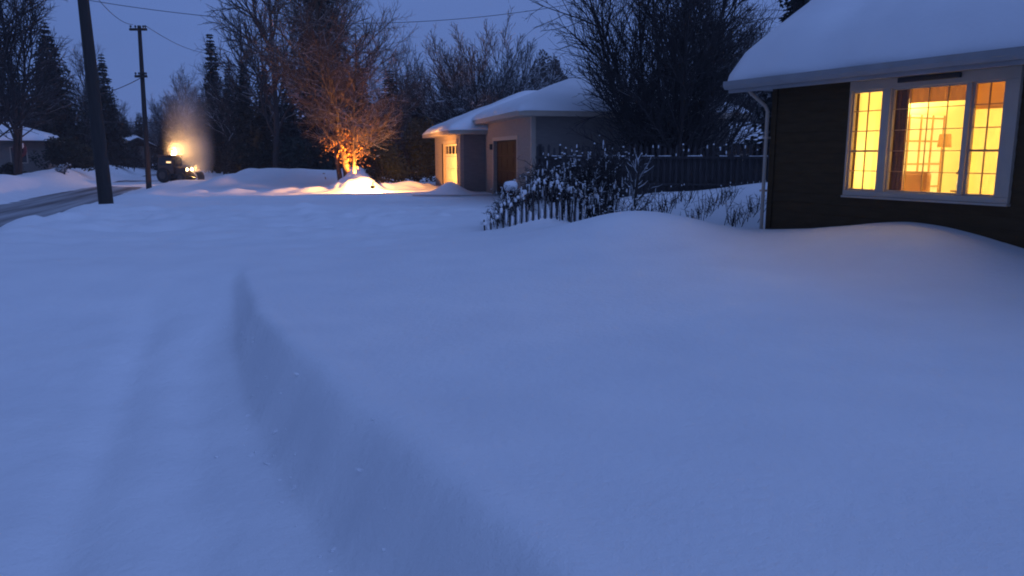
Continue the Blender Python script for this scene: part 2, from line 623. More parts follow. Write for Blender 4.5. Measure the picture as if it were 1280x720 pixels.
    kt = math.exp(-(((x + 22.9) / 2.6) ** 2 + ((y - 52.0) / 3.6) ** 2) ** 2)
    z = z * (1 - kt) + -0.46 * kt
    return z


def axis(segs):
    out = [segs[0][0]]
    for a, b, st in segs:
        n = max(1, int(round((b - a) / st)))
        out += [a + (b - a) * (i + 1) / n for i in range(n)]
    return out


xs = axis([(-330, -80, 25), (-80, -40, 2.5), (-40, -20, 0.5), (-20, -5, 0.16), (-5, 4.5, 0.075), (4.5, 12, 0.2), (12, 30, 1.0), (30, 330, 25)])
ys = axis([(-60, -6, 6), (-6, 0.5, 0.4), (0.5, 11, 0.075), (11, 21, 0.12), (21, 42, 0.16), (42, 75, 0.6), (75, 150, 4), (150, 450, 25)])
g = MB()
nx = len(xs)
for yy in ys:
    for xx in xs:
        g.v.append((xx, yy, ground(xx, yy)))
for j in range(len(ys) - 1):
    for i in range(nx - 1):
        a = j * nx + i
        g.f.append((a, a + 1, a + nx + 1, a + nx))
tag(g.build('snow_ground', M['snow'], smooth=True), 'deep blue-white snow covering the yards', 'snow', kind='structure')

rg = random.Random(66)
cl_ = MB()
for k in range(60):
    y = rg.uniform(2.3, 8.5)
    t = rg.gauss(0.95, 0.35)
    x = interp(TE, y) + (interp(BE, y) - interp(TE, y)) * t
    s_ = rg.uniform(0.005, 0.015) * (1.5 if rg.random() < 0.12 else 1)
    cl_.blob((x, y, ground(x, y) + s_ * 0.1), (s_ * rg.uniform(0.8, 1.9), s_ * rg.uniform(0.8, 1.4), s_ * 0.7), k, 0.9, 6, 4)
tag(cl_.build('snow_clods', M['snow']), 'small crumbled snow clods along the foot of the driveway bank', 'snow', kind='stuff')

# the ploughed road
rm, rnt, rp = new_mat('ploughed_road')
rN, rL = rnt.nodes, rnt.links
rtc = rN.new('ShaderNodeTexCoord')
rmp = rN.new('ShaderNodeMapping')
rmp.inputs['Scale'].default_value = (1.6, 0.06, 1)
rL.new(rtc.outputs['Object'], rmp.inputs[0])
rno = rN.new('ShaderNodeTexNoise')
rno.inputs['Scale'].default_value = 1.0
rno.inputs['Detail'].default_value = 6
rL.new(rmp.outputs[0], rno.inputs['Vector'])
rcr = rN.new('ShaderNodeValToRGB')
rcr.color_ramp.elements[0].position = 0.38
rcr.color_ramp.elements[0].color = (0.11, 0.10, 0.10, 1)
rcr.color_ramp.elements[1].position = 0.66
rcr.color_ramp.elements[1].color = (0.42, 0.42, 0.43, 1)
rL.new(rno.outputs[0], rcr.inputs[0])
rL.new(rcr.outputs[0], rp.inputs['Base Color'])
rp.inputs['Roughness'].default_value = 0.8
rb = MB()
for k in range(60):
    pass
n = len(rb.v)
steps = [-60 + 4 * k for k in range(70)]
wid = [-3.45, -2.8, -2.1, -1.4, -0.7, -0.05]
for s in steps:
    for q in wid:
        rb.v.append((q, s, 0.012 + 0.012 * nz(q, s, 0.9)))
for j in range(len(steps) - 1):
    for i in range(len(wid) - 1):
        a = j * len(wid) + i
        rb.f.append((a, a + 1, a + len(wid) + 1, a + len(wid)))
road = rb.build('road', rm, smooth=True)
road.location = (R0.x, R0.y, -0.555)
road.rotation_euler = (0, 0, math.atan2(-RD.x, RD.y))
tag(road, 'narrow ploughed road with dark wheel tracks', 'road', kind='structure')

# ---------------------------------------------------------------- roofs with snow
def roof_cap(parent, rect, hf, thick, mroof, msnow, snow_t, res=0.22, seed=0, over=0.04):
    """roof slab + rounded snow blanket as two parts; rect in local x0,x1,y0,y1, hf(x,y) roof height"""
    x0, x1, y0, y1 = rect

    def grid(x0, x1, y0, y1, top, bot, mb, res, jit=0.0):
        nx = max(2, int((x1 - x0) / res))
        ny = max(2, int((y1 - y0) / res))
        n = len(mb.v)
        X = [x0 + (x1 - x0) * i / nx for i in range(nx + 1)]
        Y = [y0 + (y1 - y0) * j / ny for j in range(ny + 1)]
        for y in Y:
            for x in X:
                jx = jit * nz(x, y, 1.1, 4.0)
                jy = jit * nz(x, y, 1.1, 9.0)
                mb.v.append((x + jx, y + jy, top(x, y)))
        W = nx + 1
        for j in range(ny):
            for i in range(nx):
                a = n + j * W + i
                mb.f.append((a, a + 1, a + W + 1, a + W))
        ring = [(i, 0) for i in range(nx)] + [(nx, j) for j in range(ny)] + [(i, ny) for i in range(nx, 0, -1)] + [(0, j) for j in range(ny, 0, -1)]
        m = len(mb.v)
        for i, j in ring:
            mb.v.append((X[i], Y[j], bot(X[i], Y[j])))
        for k in range(len(ring)):
            k2 = (k + 1) % len(ring)
            a, b = n + ring[k][1] * W + ring[k][0], n + ring[k2][1] * W + ring[k2][0]
            mb.f.append((a, m + k, m + k2, b))
    r = MB()
    grid(x0, x1, y0, y1, lambda x, y: hf(x, y), lambda x, y: hf(x, y) - thick, r, 0.5)
    ro = r.build('roof', mroof, parent)
    s = MB()
    a0, a1, b0, b1 = x0 - over, x1 + over, y0 - over, y1 + over

    def top(x, y):
        d = min(x - a0, a1 - x, y - b0, b1 - y)
        k = 0.22 + 0.78 * math.sqrt(max(0.0, 1 - (1 - min(1, d / 0.55)) ** 2))
        return hf(x, y) + snow_t * k * (1 + 0.26 * nz(x, y, 0.5, seed) + 0.10 * nz(x, y, 1.9, seed)) + 0.012
    grid(a0, a1, b0, b1, top, lambda x, y: hf(x, y) + 0.008, s, res, 0.07)
    so_ = s.build('roof_snow', msnow, parent, smooth=True)
    return ro, so_


def softmin(vals, k=0.25):
    m = min(vals)
    return m - k * math.log(sum(math.exp(-(v - m) / k) for v in vals)) + 0.0


# ---------------------------------------------------------------- dark house on the right
HZ = 0.0
hang = math.atan2(HX.y, HX.x)
H = empty('house', 'dark sided house with wide lit window and deep snow on its roof', 'house', (HC.x, HC.y, 0), hang)


def hl(px, py, ly):
    """the point of local depth ly behind the front wall, seen at a pixel"""
    d = ray(px, py)
    o = Vector((0, 0, EYE)) - Vector((HC.x, HC.y, 0))
    oy, dy = o.dot(HY), d.dot(HY)
    t = (ly - oy) / dy
    p = o + d * t
    return Vector((p.dot(HX), ly, p.z))


WL, WT = hl(1053.5, 241, -0.05), hl(1054, 104, -0.05)
WR = hl(1260, 250, -0.05)
wx0, wx1 = WL.x, WR.x
wz0, wz1 = 0.90, 2.41
WALL_T, WALL_END, DEPTH = 2.43, 9.5, 6.6
sd = MB()
bh = 0.145
z = -0.7
while z < WALL_T - 0.01:
    z2 = min(z + bh, WALL_T)
    segs = [(0, WALL_END)]
    if z2 > wz0 and z < wz1:
        segs = [(0, wx0 + 0.03), (wx1 - 0.03, WALL_END)]
    for a, b in segs:
        sd.extrude([(0.0, z), (-0.010, z + 0.002), (-0.002, z2), (0.0, z2)], 'x', a, b)
        sd.span((a, 0.001, z), (b, 0.14, z2))
    z = z2
sd.build('front_wall', M['siding'], H)
sw = MB()
z = -0.7
sw.span((0.0, 0.142, -0.7), (0.14, DEPTH, WALL_T))
sw.extrude([(0.142, WALL_T), (DEPTH, WALL_T), (DEPTH / 2, WALL_T + 1.7)], 'x', 0.001, 0.14)
sw.span((0.142, DEPTH - 0.14, -0.7), (WALL_END, DEPTH - 0.001, WALL_T))
sw.span((WALL_END - 0.14, 0.142, -0.7), (WALL_END - 0.001, DEPTH - 0.142, WALL_T))
sw.build('wall', M['siding'], H)
cb = MB()
cb.span((-0.03, -0.03, -0.6), (0.07, -0.019, WALL_T)).span((-0.03, -0.018, -0.6), (-0.002, 0.09, WALL_T))
cb.build('corner_board', M['siding'], H)
OV = 0.46
EZ = 2.57
SL = 0.62
RY = DEPTH / 2


def hroof(x, y):
    return softmin([EZ + SL * (y + OV), EZ + SL * (DEPTH + OV - y)], 0.06)


roof_cap(H, (-OV, WALL_END + OV, -OV, DEPTH + OV), hroof, 0.07, M['shingle'], M['roof_snow'], 0.42, 0.16, 4.4)
fb = MB()
fb.span((-OV - 0.02, -OV - 0.03, EZ - 0.20), (WALL_END + OV, -OV - 0.002, EZ + 0.004))
for sgn in (0, 1):
    xx = -OV - 0.022 if sgn == 0 else WALL_END + OV + 0.002
    for k in (0, 1):
        ya, yb = (-OV, RY) if k == 0 else (DEPTH + OV, RY)
        fb.extrude([(ya, EZ - 0.2), (ya, EZ + 0.004), (yb, EZ + SL * (RY + OV) - 0.02), (yb, EZ + SL * (RY + OV) - 0.22)], 'x', xx, xx + 0.02)
fb.build('fascia', M['fascia'], H)
MB().span((-OV, -OV, WALL_T + 0.002), (WALL_END, 0.14, WALL_T + 0.02)).span((-OV, 0.142, WALL_T + 0.002), (-0.002, DEPTH + OV, WALL_T + 0.02)).build('soffit', M['fascia'], H)
gt = MB()
gt.extrude([(-OV - 0.032, EZ - 0.03), (-OV - 0.145, EZ - 0.03), (-OV - 0.145, EZ - 0.1), (-OV - 0.11, EZ - 0.15), (-OV - 0.032, EZ - 0.15)], 'x', -OV - 0.02, WALL_END)
gt.build('gutter', M['fascia'], H)
ds = MB()
ds.tube([Vector((-0.12, -OV + 0.02, EZ - 0.16)), Vector((-0.11, -OV + 0.08, EZ - 0.22)), Vector((-0.07, -0.12, EZ - 0.40)), Vector((-0.065, -0.075, EZ - 0.48)), Vector((-0.065, -0.075, -0.3))], [0.027] * 5, 8)
dso = ds.build('downspout', M['trim'], H, smooth=False)
for zz in (0.9, 1.7):
    MB().box((-0.065, -0.06, zz), (0.10, 0.09, 0.03)).build('bracket', M['trim'], dso)

# the window: casing, three sashes with glazing bars, panes
cs = MB()
T = 0.085
cy0, cy1 = -0.06, 0.05
cs.span((wx0, cy0, wz0), (wx1, cy1, wz0 + 0.07))
cs.span((wx0 - 0.008, cy0 - 0.02, wz0 - 0.03), (wx1 + 0.008, cy1 - 0.01, wz0 - 0.001))
cs.span((wx0, cy0, wz1 - 0.13), (wx1, cy1, wz1))
g0, g1 = wz0 + 0.07, wz1 - 0.13
cuts = [(hl(1063.5, 180, 0).x, hl(1101.5, 180, 0).x), (hl(1112, 180, 0).x, hl(1205, 180, 0).x), (hl(1211.5, 180, 0).x, hl(1252.5, 180, 0).x)]
edges = [wx0] + [v for c in cuts for v in c] + [wx1]
for a, b in ((edges[0], edges[1]), (edges[2], edges[3]), (edges[4], edges[5]), (edges[6], edges[7])):
    cs.span((a, cy0 + 0.002, g0), (b, cy1 - 0.002, g1))
WIN = cs.build('window', M['trim'], H, bevel=0.006)
for k, (a, b) in enumerate(cuts):
    f = MB()
    t = 0.022
    f.span((a, -0.02, g0), (a + t, 0.03, g1)).span((b - t, -0.02, g0), (b, 0.03, g1))
    f.span((a + t, -0.02, g0), (b - t, 0.03, g0 + t)).span((a + t, -0.02, g1 - t), (b - t, 0.03, g1))
    f.build('sash', M['trim'], WIN)
    mb = MB()
    cols, bar = (2, 0.012) if k != 1 else (4, 0.008)
    for i in range(1, cols):
        x = a + (b - a) * i / cols
        mb.span((x - bar / 2, -0.008, g0 + t), (x + bar / 2, 0.008, g1 - t))
    for j in range(1, 5):
        zz = g0 + (g1 - g0) * j / 5
        bw = 0.026 if (j == 2 and k != 1) else bar
        mb.span((a + t, -0.010, zz - bw / 2), (b - t, 0.010, zz + bw / 2))
    mb.build('glazing_bar', M['wood'], WIN)
    MB().quad((a + t, 0.014, g0 + t), (b - t, 0.014, g0 + t), (b - t, 0.014, g1 - t), (a + t, 0.014, g1 - t)).build('pane', M['glass'], WIN)
va, vb = hl(1122, 98, -0.1), hl(1200, 92, -0.1)
MB().span((va.x, -0.105, wz1 - 0.075), (vb.x, -0.062, wz1 - 0.012)).build('shadow_strip', M['black'], WIN, bevel=0.008)  # black strip standing in for the soffit recess shadow over the frame

# room behind the window (cream paint), parts of the house
RX0, RX1, RYB, RZ0, RZ1 = 0.145, 6.5, 4.6, 0.12, 2.40
MB().span((RX0 + 0.001, 0.145, RZ0 - 0.05), (RX1, RYB, RZ0)).build('room_floor', M['woodfloor'], H)
MB().span((RX0 + 0.001, 0.145, RZ1), (RX1, RYB, RZ1 + 0.008)).build('room_ceiling', M['ceil'], H)
rw = MB()
rw.span((RX0, 0.146, RZ0), (RX0 + 0.02, RYB, RZ1 - 0.001))
rw.span((RX0 + 0.021, RYB - 0.02, RZ0), (RX1, RYB, RZ1 - 0.001))
rw.span((RX1, 0.146, RZ0), (RX1 + 0.02, RYB, RZ1 - 0.001))
for a, b, c, d in ((RX0 + 0.021, wx0 + 0.01, RZ0, RZ1 - 0.001), (wx1 - 0.01, RX1, RZ0, RZ1 - 0.001), (wx0 + 0.011, wx1 - 0.011, RZ0, wz0 + 0.02), (wx0 + 0.011, wx1 - 0.011, wz1 - 0.09, RZ1 - 0.001)):
    rw.span((a, 0.143, c), (b, 0.16, d))
# partition with a cased opening seen through the picture window
PX = 0.9
rw.build('room_wall', M['cream'], H)


def inside(name, label, cat, lx, ly, z=RZ0, rz=0.0, group=None):
    p = HC + HX * lx + HY * ly
    return empty(name, label, cat, (p.x, p.y, z), hang + rz, group)


def drape(mb, x0, x1, y, z0, z1, folds, amp, seed=0):
    n = folds * 8
    k0 = len(mb.v)
    for j in range(9):
        zz = z0 + (z1 - z0) * j / 8
        for i in range(n + 1):
            t = i / n
            yy = y + amp * math.sin(t * folds * 2 * math.pi + 0.5 * math.sin(j * .5 + seed)) * (1 - 0.3 * j / 8) + 0.006 * noise.noise(Vector((t * 4, j * .4, seed)))
            mb.v.append((x0 + (x1 - x0) * t, yy, zz))
    for j in range(8):
        for i in range(n):
            a = k0 + j * (n + 1) + i
            mb.f.append((a, a + 1, a + n + 2, a + n + 1))
    return mb


def hung(name, label, cat, mb, m, smooth=True, group=None):
    o = mb.build(name, m, smooth=smooth)
    o.location = (HC.x, HC.y, 0)
    o.rotation_euler = (0, 0, hang)
    return tag(o, label, cat, group)


(a0, a1), (b0, b1), (c0, c1) = cuts
hung('sheer_curtain', 'pale sheer curtain behind the narrow sash next to the brown curtain', 'curtain', drape(MB(), a0 - 0.08, a1 + 0.06, 0.11, 0.55, 2.36, 4, 0.012, 1), M['sheer'], group='sheer curtains in the lit window')
hung('sheer_curtain', 'pale sheer curtain behind the narrow sash under the orange blind', 'curtain', drape(MB(), c0 - 0.08, c1 + 0.06, 0.11, 0.55, 2.36, 3, 0.014, 2), M['sheer'], group='sheer curtains in the lit window')
q0, q1 = b0 - 0.06, hl(1132, 180, 0.11).x
hung('curtain', 'dark brown full length curtain inside the lit picture window', 'curtain', drape(MB(), q0, q1, 0.105, 0.30, 2.37, 4, 0.018, 5), M['brown_cloth'])
zt = hl(1160, 128, 0.095).z
vl = MB()
drape(vl, q1 + 0.012, b1 + 0.02, 0.095, zt, 2.37, 6, 0.012, 3)
hung('valance', 'dark orange brown cloth valance across the top of the picture window', 'valance', vl, M['valance'])
zt2 = hl(1232, 134, 0.085).z
hung('roller_blind', 'orange blind pulled partly down over the narrow sash near the frame edge', 'blind', MB().span((c0 - 0.06, 0.083, zt2), (c1 + 0.05, 0.087, 2.37)).span((c0 - 0.06, 0.080, zt2 - 0.02), (c1 + 0.05, 0.09, zt2)), M['blind'], smooth=False)

# armchair whose back shows over the sill
ch = hl(1149, 214, 0.95)
A = inside('armchair', 'brown leather armchair with its back to the lit picture window', 'armchair', ch.x, 1.1, RZ0, R(8))
ctop = ch.z - RZ0
hw = abs(hl(1165, 214, 0.95).x - hl(1133, 214, 0.95).x) / 2
MB().box((0, 0.05, 0.36), (hw * 1.7, 0.55, 0.2)).build('seat', M['leather'], A, bevel=0.04)
MB().box((0, -0.26, (ctop + 0.2) / 2), (hw * 2, 0.14, ctop - 0.2)).build('backrest', M['leather'], A, bevel=0.05)
for s in (-1, 1):
    MB().box((s * hw * 0.92, 0.06, 0.42), (0.12, 0.56, 0.36)).build('arm', M['leather'], A, bevel=0.04)
    for yy in (-0.22, 0.25):
        MB().tube([Vector((s * hw * 0.8, yy, 0.26)), Vector((s * hw * 0.82, yy, 0.0))], [0.028, 0.02], 8).build('leg', M['darkwood'], A)

# floor lamp with a brown shade
lp = hl(1181, 176, 2.3)
LPo = inside('floor_lamp', 'tall standing lamp with a brown shade seen through the picture window', 'lamp', lp.x, 2.3)
lz = lp.z - RZ0
MB().lathe([(0.0, 0.0), (0.16, 0.0), (0.16, 0.02), (0.02, 0.04), (0.014, 0.06)]).build('base', M['black'], LPo, smooth=False)
MB().tube([Vector((0, 0, 0.05)), Vector((0, 0, lz - 0.05))], [0.013, 0.011], 8).build('stem', M['black'], LPo)
MB().lathe([(0.10, -0.10), (0.08, 0.10)], (0, 0, lz), 24).build('lamp_shade', M['shade'], LPo, smooth=True)
MB().blob((0, 0, lz - 0.04), (0.035, 0.035, 0.05), 1, 0).build('bulb', emit('bulb_glow', (1, 0.72, 0.36), 6), LPo, smooth=True)
WARM = (1.0, 0.70, 0.20)
lamp('floor_lamp_light', 'SPOT', (0, 0, lz + 0.16), 520, WARM, LPo, 0.08, (R(180), 0, 0), R(165), 0.3)
lamp('floor_lamp_downlight', 'POINT', (0, 0, lz - 0.1), 12, WARM, LPo, 0.05)

# table lamp behind the sheer curtain, on a small table
tl = hl(1085, 219, 0.62)
ST = inside('side_table', 'small dark side table under the lit lamp behind the sheer curtain', 'table', tl.x, 0.62)
th = 0.62
MB().lathe([(0, th - 0.03), (0.22, th - 0.03), (0.22, th), (0, th)]).build('table_top', M['darkwood'], ST)
for k in range(3):
    a = k * 2.1
    MB().tube([Vector((0.05 * math.cos(a), 0.05 * math.sin(a), th - 0.03)), Vector((0.17 * math.cos(a), 0.17 * math.sin(a), 0))], [0.018, 0.014], 6).build('leg', M['darkwood'], ST)
TL = inside('table_lamp', 'small glowing table lamp on the side table behind the sheer curtain', 'lamp', tl.x, 0.62, RZ0 + th)
sz = tl.z - RZ0 - th
MB().lathe([(0, 0), (0.07, 0.0), (0.06, 0.03), (0.03, 0.07), (0.05, 0.13), (0.02, max(0.16, sz - 0.1)), (0, max(0.16, sz - 0.1))]).build('base', M['ceramic'], TL, smooth=True)
MB().lathe([(0.12, -0.1), (0.07, 0.1)], (0, 0, sz), 20).build('lamp_shade', emit('lampshade_glow', (1, 0.8, 0.42), 2.2), TL, smooth=True)
lamp('table_lamp_light', 'POINT', (0, -0.0, sz + 0.16), 30, WARM, TL, 0.04)

# vase on the sill and things on the walls
vs = hl(1199, 238, 0.36)
VT = inside('plant_stand', 'slim pale plant stand inside the picture window beside its frame', 'plant stand', vs.x, 0.4)
MB().lathe([(0, vs.z - RZ0 - 0.02), (0.12, vs.z - RZ0 - 0.02), (0.12, vs.z - RZ0), (0, vs.z - RZ0)]).build('stand_top', M['wood'], VT)
for k in range(3):
    a = k * 2.1 + 0.4
    MB().tube([Vector((0.08 * math.cos(a), 0.08 * math.sin(a), vs.z - RZ0 - 0.02)), Vector((0.13 * math.cos(a), 0.13 * math.sin(a), 0))], [0.012, 0.01], 6).build('leg', M['wood'], VT)
V = inside('vase', 'white vase with dark dried flowers inside the picture window', 'vase', vs.x, 0.4, vs.z)
MB().lathe([(0, 0), (0.05, 0), (0.065, 0.05), (0.06, 0.11), (0.035, 0.15), (0.04, 0.165)]).build('vase_body', M['ceramic'], V, smooth=True)
fl = MB()
rg = random.Random(3)
for k in range(26):
    d = Vector((rg.uniform(-1, 1), rg.uniform(-1, 1), rg.uniform(0.6, 2))).normalized()
    p = Vector((0, 0, 0.15))
    fl.tube([p, p + d * 0.1], [0.004, 0.003], 3)
    fl.blob(p + d * 0.105, (0.018, 0.018, 0.018), k, 0.3, 6, 4)
fl.build('flowers', M['deadleaf'], V)
CL = inside('ceiling_light', 'glowing round ceiling light inside the lit room', 'ceiling light', 2.6, 3.3, RZ1)
MB().lathe([(0, 0), (0.19, 0), (0.19, -0.03), (0, -0.03)]).build('mount', M['metal'], CL)
MB().lathe([(0.18, -0.031), (0.15, -0.08), (0.08, -0.11), (0, -0.115)], sides=24).build('diffuser', emit('ceiling_glow', (1, 0.78, 0.42), 9), CL, smooth=True)
lamp('ceiling_light_lamp', 'POINT', (0, 0, -0.25), 70, WARM, CL, 0.15)
UPL = inside('fill_uplight', 'unseen uplight added to brighten the lit room', 'lamp', 4.6, 1.6, RZ0)  # unseen lamp added to brighten the room by way of its ceiling
MB().lathe([(0.0, 0.0), (0.14, 0.0), (0.14, 0.02), (0.0, 0.03)]).build('base', M['black'], UPL)
MB().tube([Vector((0, 0, 0.03)), Vector((0, 0, 1.5))], [0.012, 0.012], 8).build('stem', M['black'], UPL)
MB().lathe([(0.02, 1.5), (0.14, 1.6), (0.15, 1.62)]).build('lamp_shade', M['black'], UPL, smooth=True)
lamp('fill_uplight_lamp', 'SPOT', (0, 0, 1.6), 560, WARM, UPL, 0.08, (R(180), 0, 0), R(160), 0.3)
# bookcase against the left end wall and a tall cabinet / door on the back wall
ed = MB().span((RX0 + 0.021, 2.55, RZ0 + 0.01), (RX0 + 0.05, 3.75, 2.1)).build('interior_door', M['ceramic'], H)
eb = MB()
for k in range(5):
    yy = 2.55 + k * 0.3
    eb.span((RX0 + 0.051, yy - 0.015, RZ0 + 0.01), (RX0 + 0.066, yy + 0.015, 2.1))
for k in range(6):
    zz = RZ0 + 0.03 + k * 0.38
    eb.span((RX0 + 0.0505, 2.55, zz - 0.012), (RX0 + 0.064, 3.75, zz + 0.012))
eb.build('door_bar', M['wood'], ed)
dm = MB()
dx0 = RX0 + 0.35
dm.span((dx0, RYB - 0.06, RZ0), (dx0 + 0.07, RYB - 0.021, 2.1)).span((dx0 + 0.9, RYB - 0.06, RZ0), (dx0 + 0.97, RYB - 0.021, 2.1)).span((dx0 + 0.07, RYB - 0.06, 2.03), (dx0 + 0.9, RYB - 0.021, 2.1))
dm.build('door_casing', M['wood'], H)
idr = MB().span((dx0 + 0.071, RYB - 0.05, RZ0 + 0.01), (dx0 + 0.899, RYB - 0.022, 2.028)).build('interior_door', M['ceramic'], H)
MB().blob((dx0 + 0.83, RYB - 0.075, 1.1), (0.03, 0.03, 0.03), 1, 0).build('handle', M['metal'], idr, smooth=True)
for (lx, lyy, zz, ww, hh, lab) in ((RX0 + 0.035, 2.2, 1.62, 0.5, 0.62, 'wood framed dull picture on the end wall of the lit room'),):
    P_ = inside('picture_frame', lab, 'picture', lx, lyy, zz)
    MB().span((-0.012, -ww / 2, -hh / 2), (0.012, ww / 2, hh / 2)).build('frame', M['darkwood'], P_)
    MB().span((0.013, -ww / 2 + 0.05, -hh / 2 + 0.05), (0.016, ww / 2 - 0.05, hh / 2 - 0.05)).build('print', M['leather'], P_)

# ---------------------------------------------------------------- beige house with two garages
U2 = Vector((-0.235, 0.972, 0)).normalized()
C2 = Vector((0.66, 26.0, 0))
G = empty('house', 'beige house with snowy hip roof, brown garage door and lit cream garage door', 'house', (C2.x, C2.y, 0), math.atan2(U2.y, U2.x))
gz = 2.74
WZ_ = 2.36


def wall_with_door(mb, x0, x1, y, z0, z1, d0, d1, dz, th=0.15):
    mb.span((x0, y - th, z0), (d0, y, z1)).span((d1, y - th, z0), (x1, y, z1)).span((d0, y - th, dz), (d1, y, z1))


wb = MB()
wall_with_door(wb, 0, 7.6, 0, -0.6, gz, 2.05, 5.95, 1.98)
wb.build('front_wall', M['beige'], G)
for a, b in (((0.0, -7.2, -0.6), (0.15, -0.151, gz)), ((0.151, -7.2, -0.6), (7.6, -7.05, gz)), ((7.45, -7.04, -0.6), (7.6, -0.151, gz)),
             ((7.621, -0.15, -0.6), (7.75, 0.949, WZ_)), ((7.62, -8.0, -0.6), (15.29, -7.85, WZ_)), ((15.15, -7.84, -0.6), (15.3, 0.949, WZ_))):
    MB().span(a, b).build('side_wall', M['greysiding'], G)
MB().span((-0.02, -0.12, -0.6), (-0.001, 0.02, gz)).span((-0.001, 0.001, -0.6), (0.13, 0.02, gz)).build('corner_board', M['trim'], G)
wb = MB()
WZ = 2.36
wall_with_door(wb, 7.62, 15.3, 1.1, -0.6, WZ, 8.4, 12.2, 1.93)
wb.build('front_wall', M['beige'], G)



def gdoor(x0, x1, y, z0, z1, m, windows):
    d = MB()
    n = 4
    for k in range(n):
        za, zb = z0 + (z1 - z0) * k / n, z0 + (z1 - z0) * (k + 1) / n
        d.span((x0, y - 0.05, za), (x1, y, zb - 0.012))
        w = (x1 - x0) / 4
        for i in range(4):
            if not (windows and k == n - 1):
                d.span((x0 + i * w + 0.1, y + 0.001, za + 0.09), (x0 + (i + 1) * w - 0.1, y + 0.014, zb - 0.1))
    o = d.build('garage_door', m, G)
    if windows:
        w = (x1 - x0) / 4
        za, zb = z0 + (z1 - z0) * 0.75, z1
        for i in range(4):
            MB().span((x0 + i * w + 0.12, y + 0.001, za + 0.1), (x0 + (i + 1) * w - 0.12, y + 0.01, zb - 0.1)).build('window', M['dark_glass'], o)
    MB().tube([Vector(((x0 + x1) / 2 - 0.1, y + 0.03, z0 + 0.5)), Vector(((x0 + x1) / 2 + 0.1, y + 0.03, z0 + 0.5))], [0.015, 0.015], 6).build('handle', M['metal'], o)
    return o


gdoor(2.06, 5.94, -0.13, -0.3, 1.975, M['browndoor'], False)
gdoor(8.41, 12.19, 1.02, -0.3, 1.925, M['creamdoor'], True)
for d0, d1, dz, y in ((2.05, 5.95, 1.98, 0.0), (8.4, 12.2, 1.93, 1.1)):
    tr = MB()
    tr.span((d0 - 0.14, y + 0.001, -0.5), (d0, y + 0.025, dz + 0.14)).span((d1, y + 0.001, -0.5), (d1 + 0.14, y + 0.025, dz + 0.14)).span((d0, y + 0.001, dz), (d1, y + 0.025, dz + 0.14))
    tr.build('door_trim', M['trim'], G)

MB().span((12.36, 1.101, -0.5), (12.75, 1.12, 1.95)).build('dark_strip', M['browndoor'], G)  # dark strip in place of the gap beside the cream door
WL_ = MB().box((7.2 - 1.0, 0.06, 1.75), (0.12, 0.12, 0.22)).build('wall_lantern', M['black'], G, bevel=0.01)
SL2 = 0.40


def roof2(x0, x1, y0, y1, ez, sl):
    def f(x, y):
        return softmin([ez + sl * (x - x0), ez + sl * (x1 - x), ez + sl * (y - y0), ez + sl * (y1 - y)], 0.05)
    return f


r1 = (-0.5, 8.1, -7.7, 0.55)
roof_cap(G, r1, roof2(*r1, gz + 0.12, SL2), 0.10, M['shingle'], M['roof_snow'], 0.20, 0.2, 8.8)
r2 = (7.1, 15.9, -8.4, 1.65)
roof_cap(G, r2, roof2(*r2, WZ + 0.10, 0.42), 0.10, M['shingle'], M['roof_snow'], 0.20, 0.2, 5.8)
fz = MB()
for (x0, x1, y0, y1), ez in ((r1, gz + 0.12), (r2, WZ + 0.10)):
    fz.span((x0 - 0.02, y1 + 0.002, ez - 0.17), (x1 + 0.02, y1 + 0.02, ez + 0.004))
    fz.span((x0 - 0.02, y0, ez - 0.17), (x0 - 0.002, y1, ez + 0.004))
    fz.span((x1 + 0.002, y0, ez - 0.17), (x1 + 0.02, y1, ez + 0.004))
    fz.span((x0, y0, ez - 0.17), (x1, y1, ez - 0.15))
fz.build('fascia', M['trim'], G)
# black bare strip of asphalt cleared in front of the brown door
dv = MB()
pA, pB = at(505, 243.5, 30.0), at(628, 240.5, 30.6)
for k in range(25):
    x = -3.9 + k * 0.19
    zc = max(ground(x, 29.9), ground(x, 30.2), ground(x, 30.5)) + 0.03
    dv.v += [(x, 30.05, zc), (x, 30.4, zc)]
for k in range(24):
    dv.f.append((2 * k, 2 * k + 2, 2 * k + 3, 2 * k + 1))
tag(dv.build('driveway', M['asphalt']), 'thin bare strip of driveway asphalt', 'driveway', kind='structure')


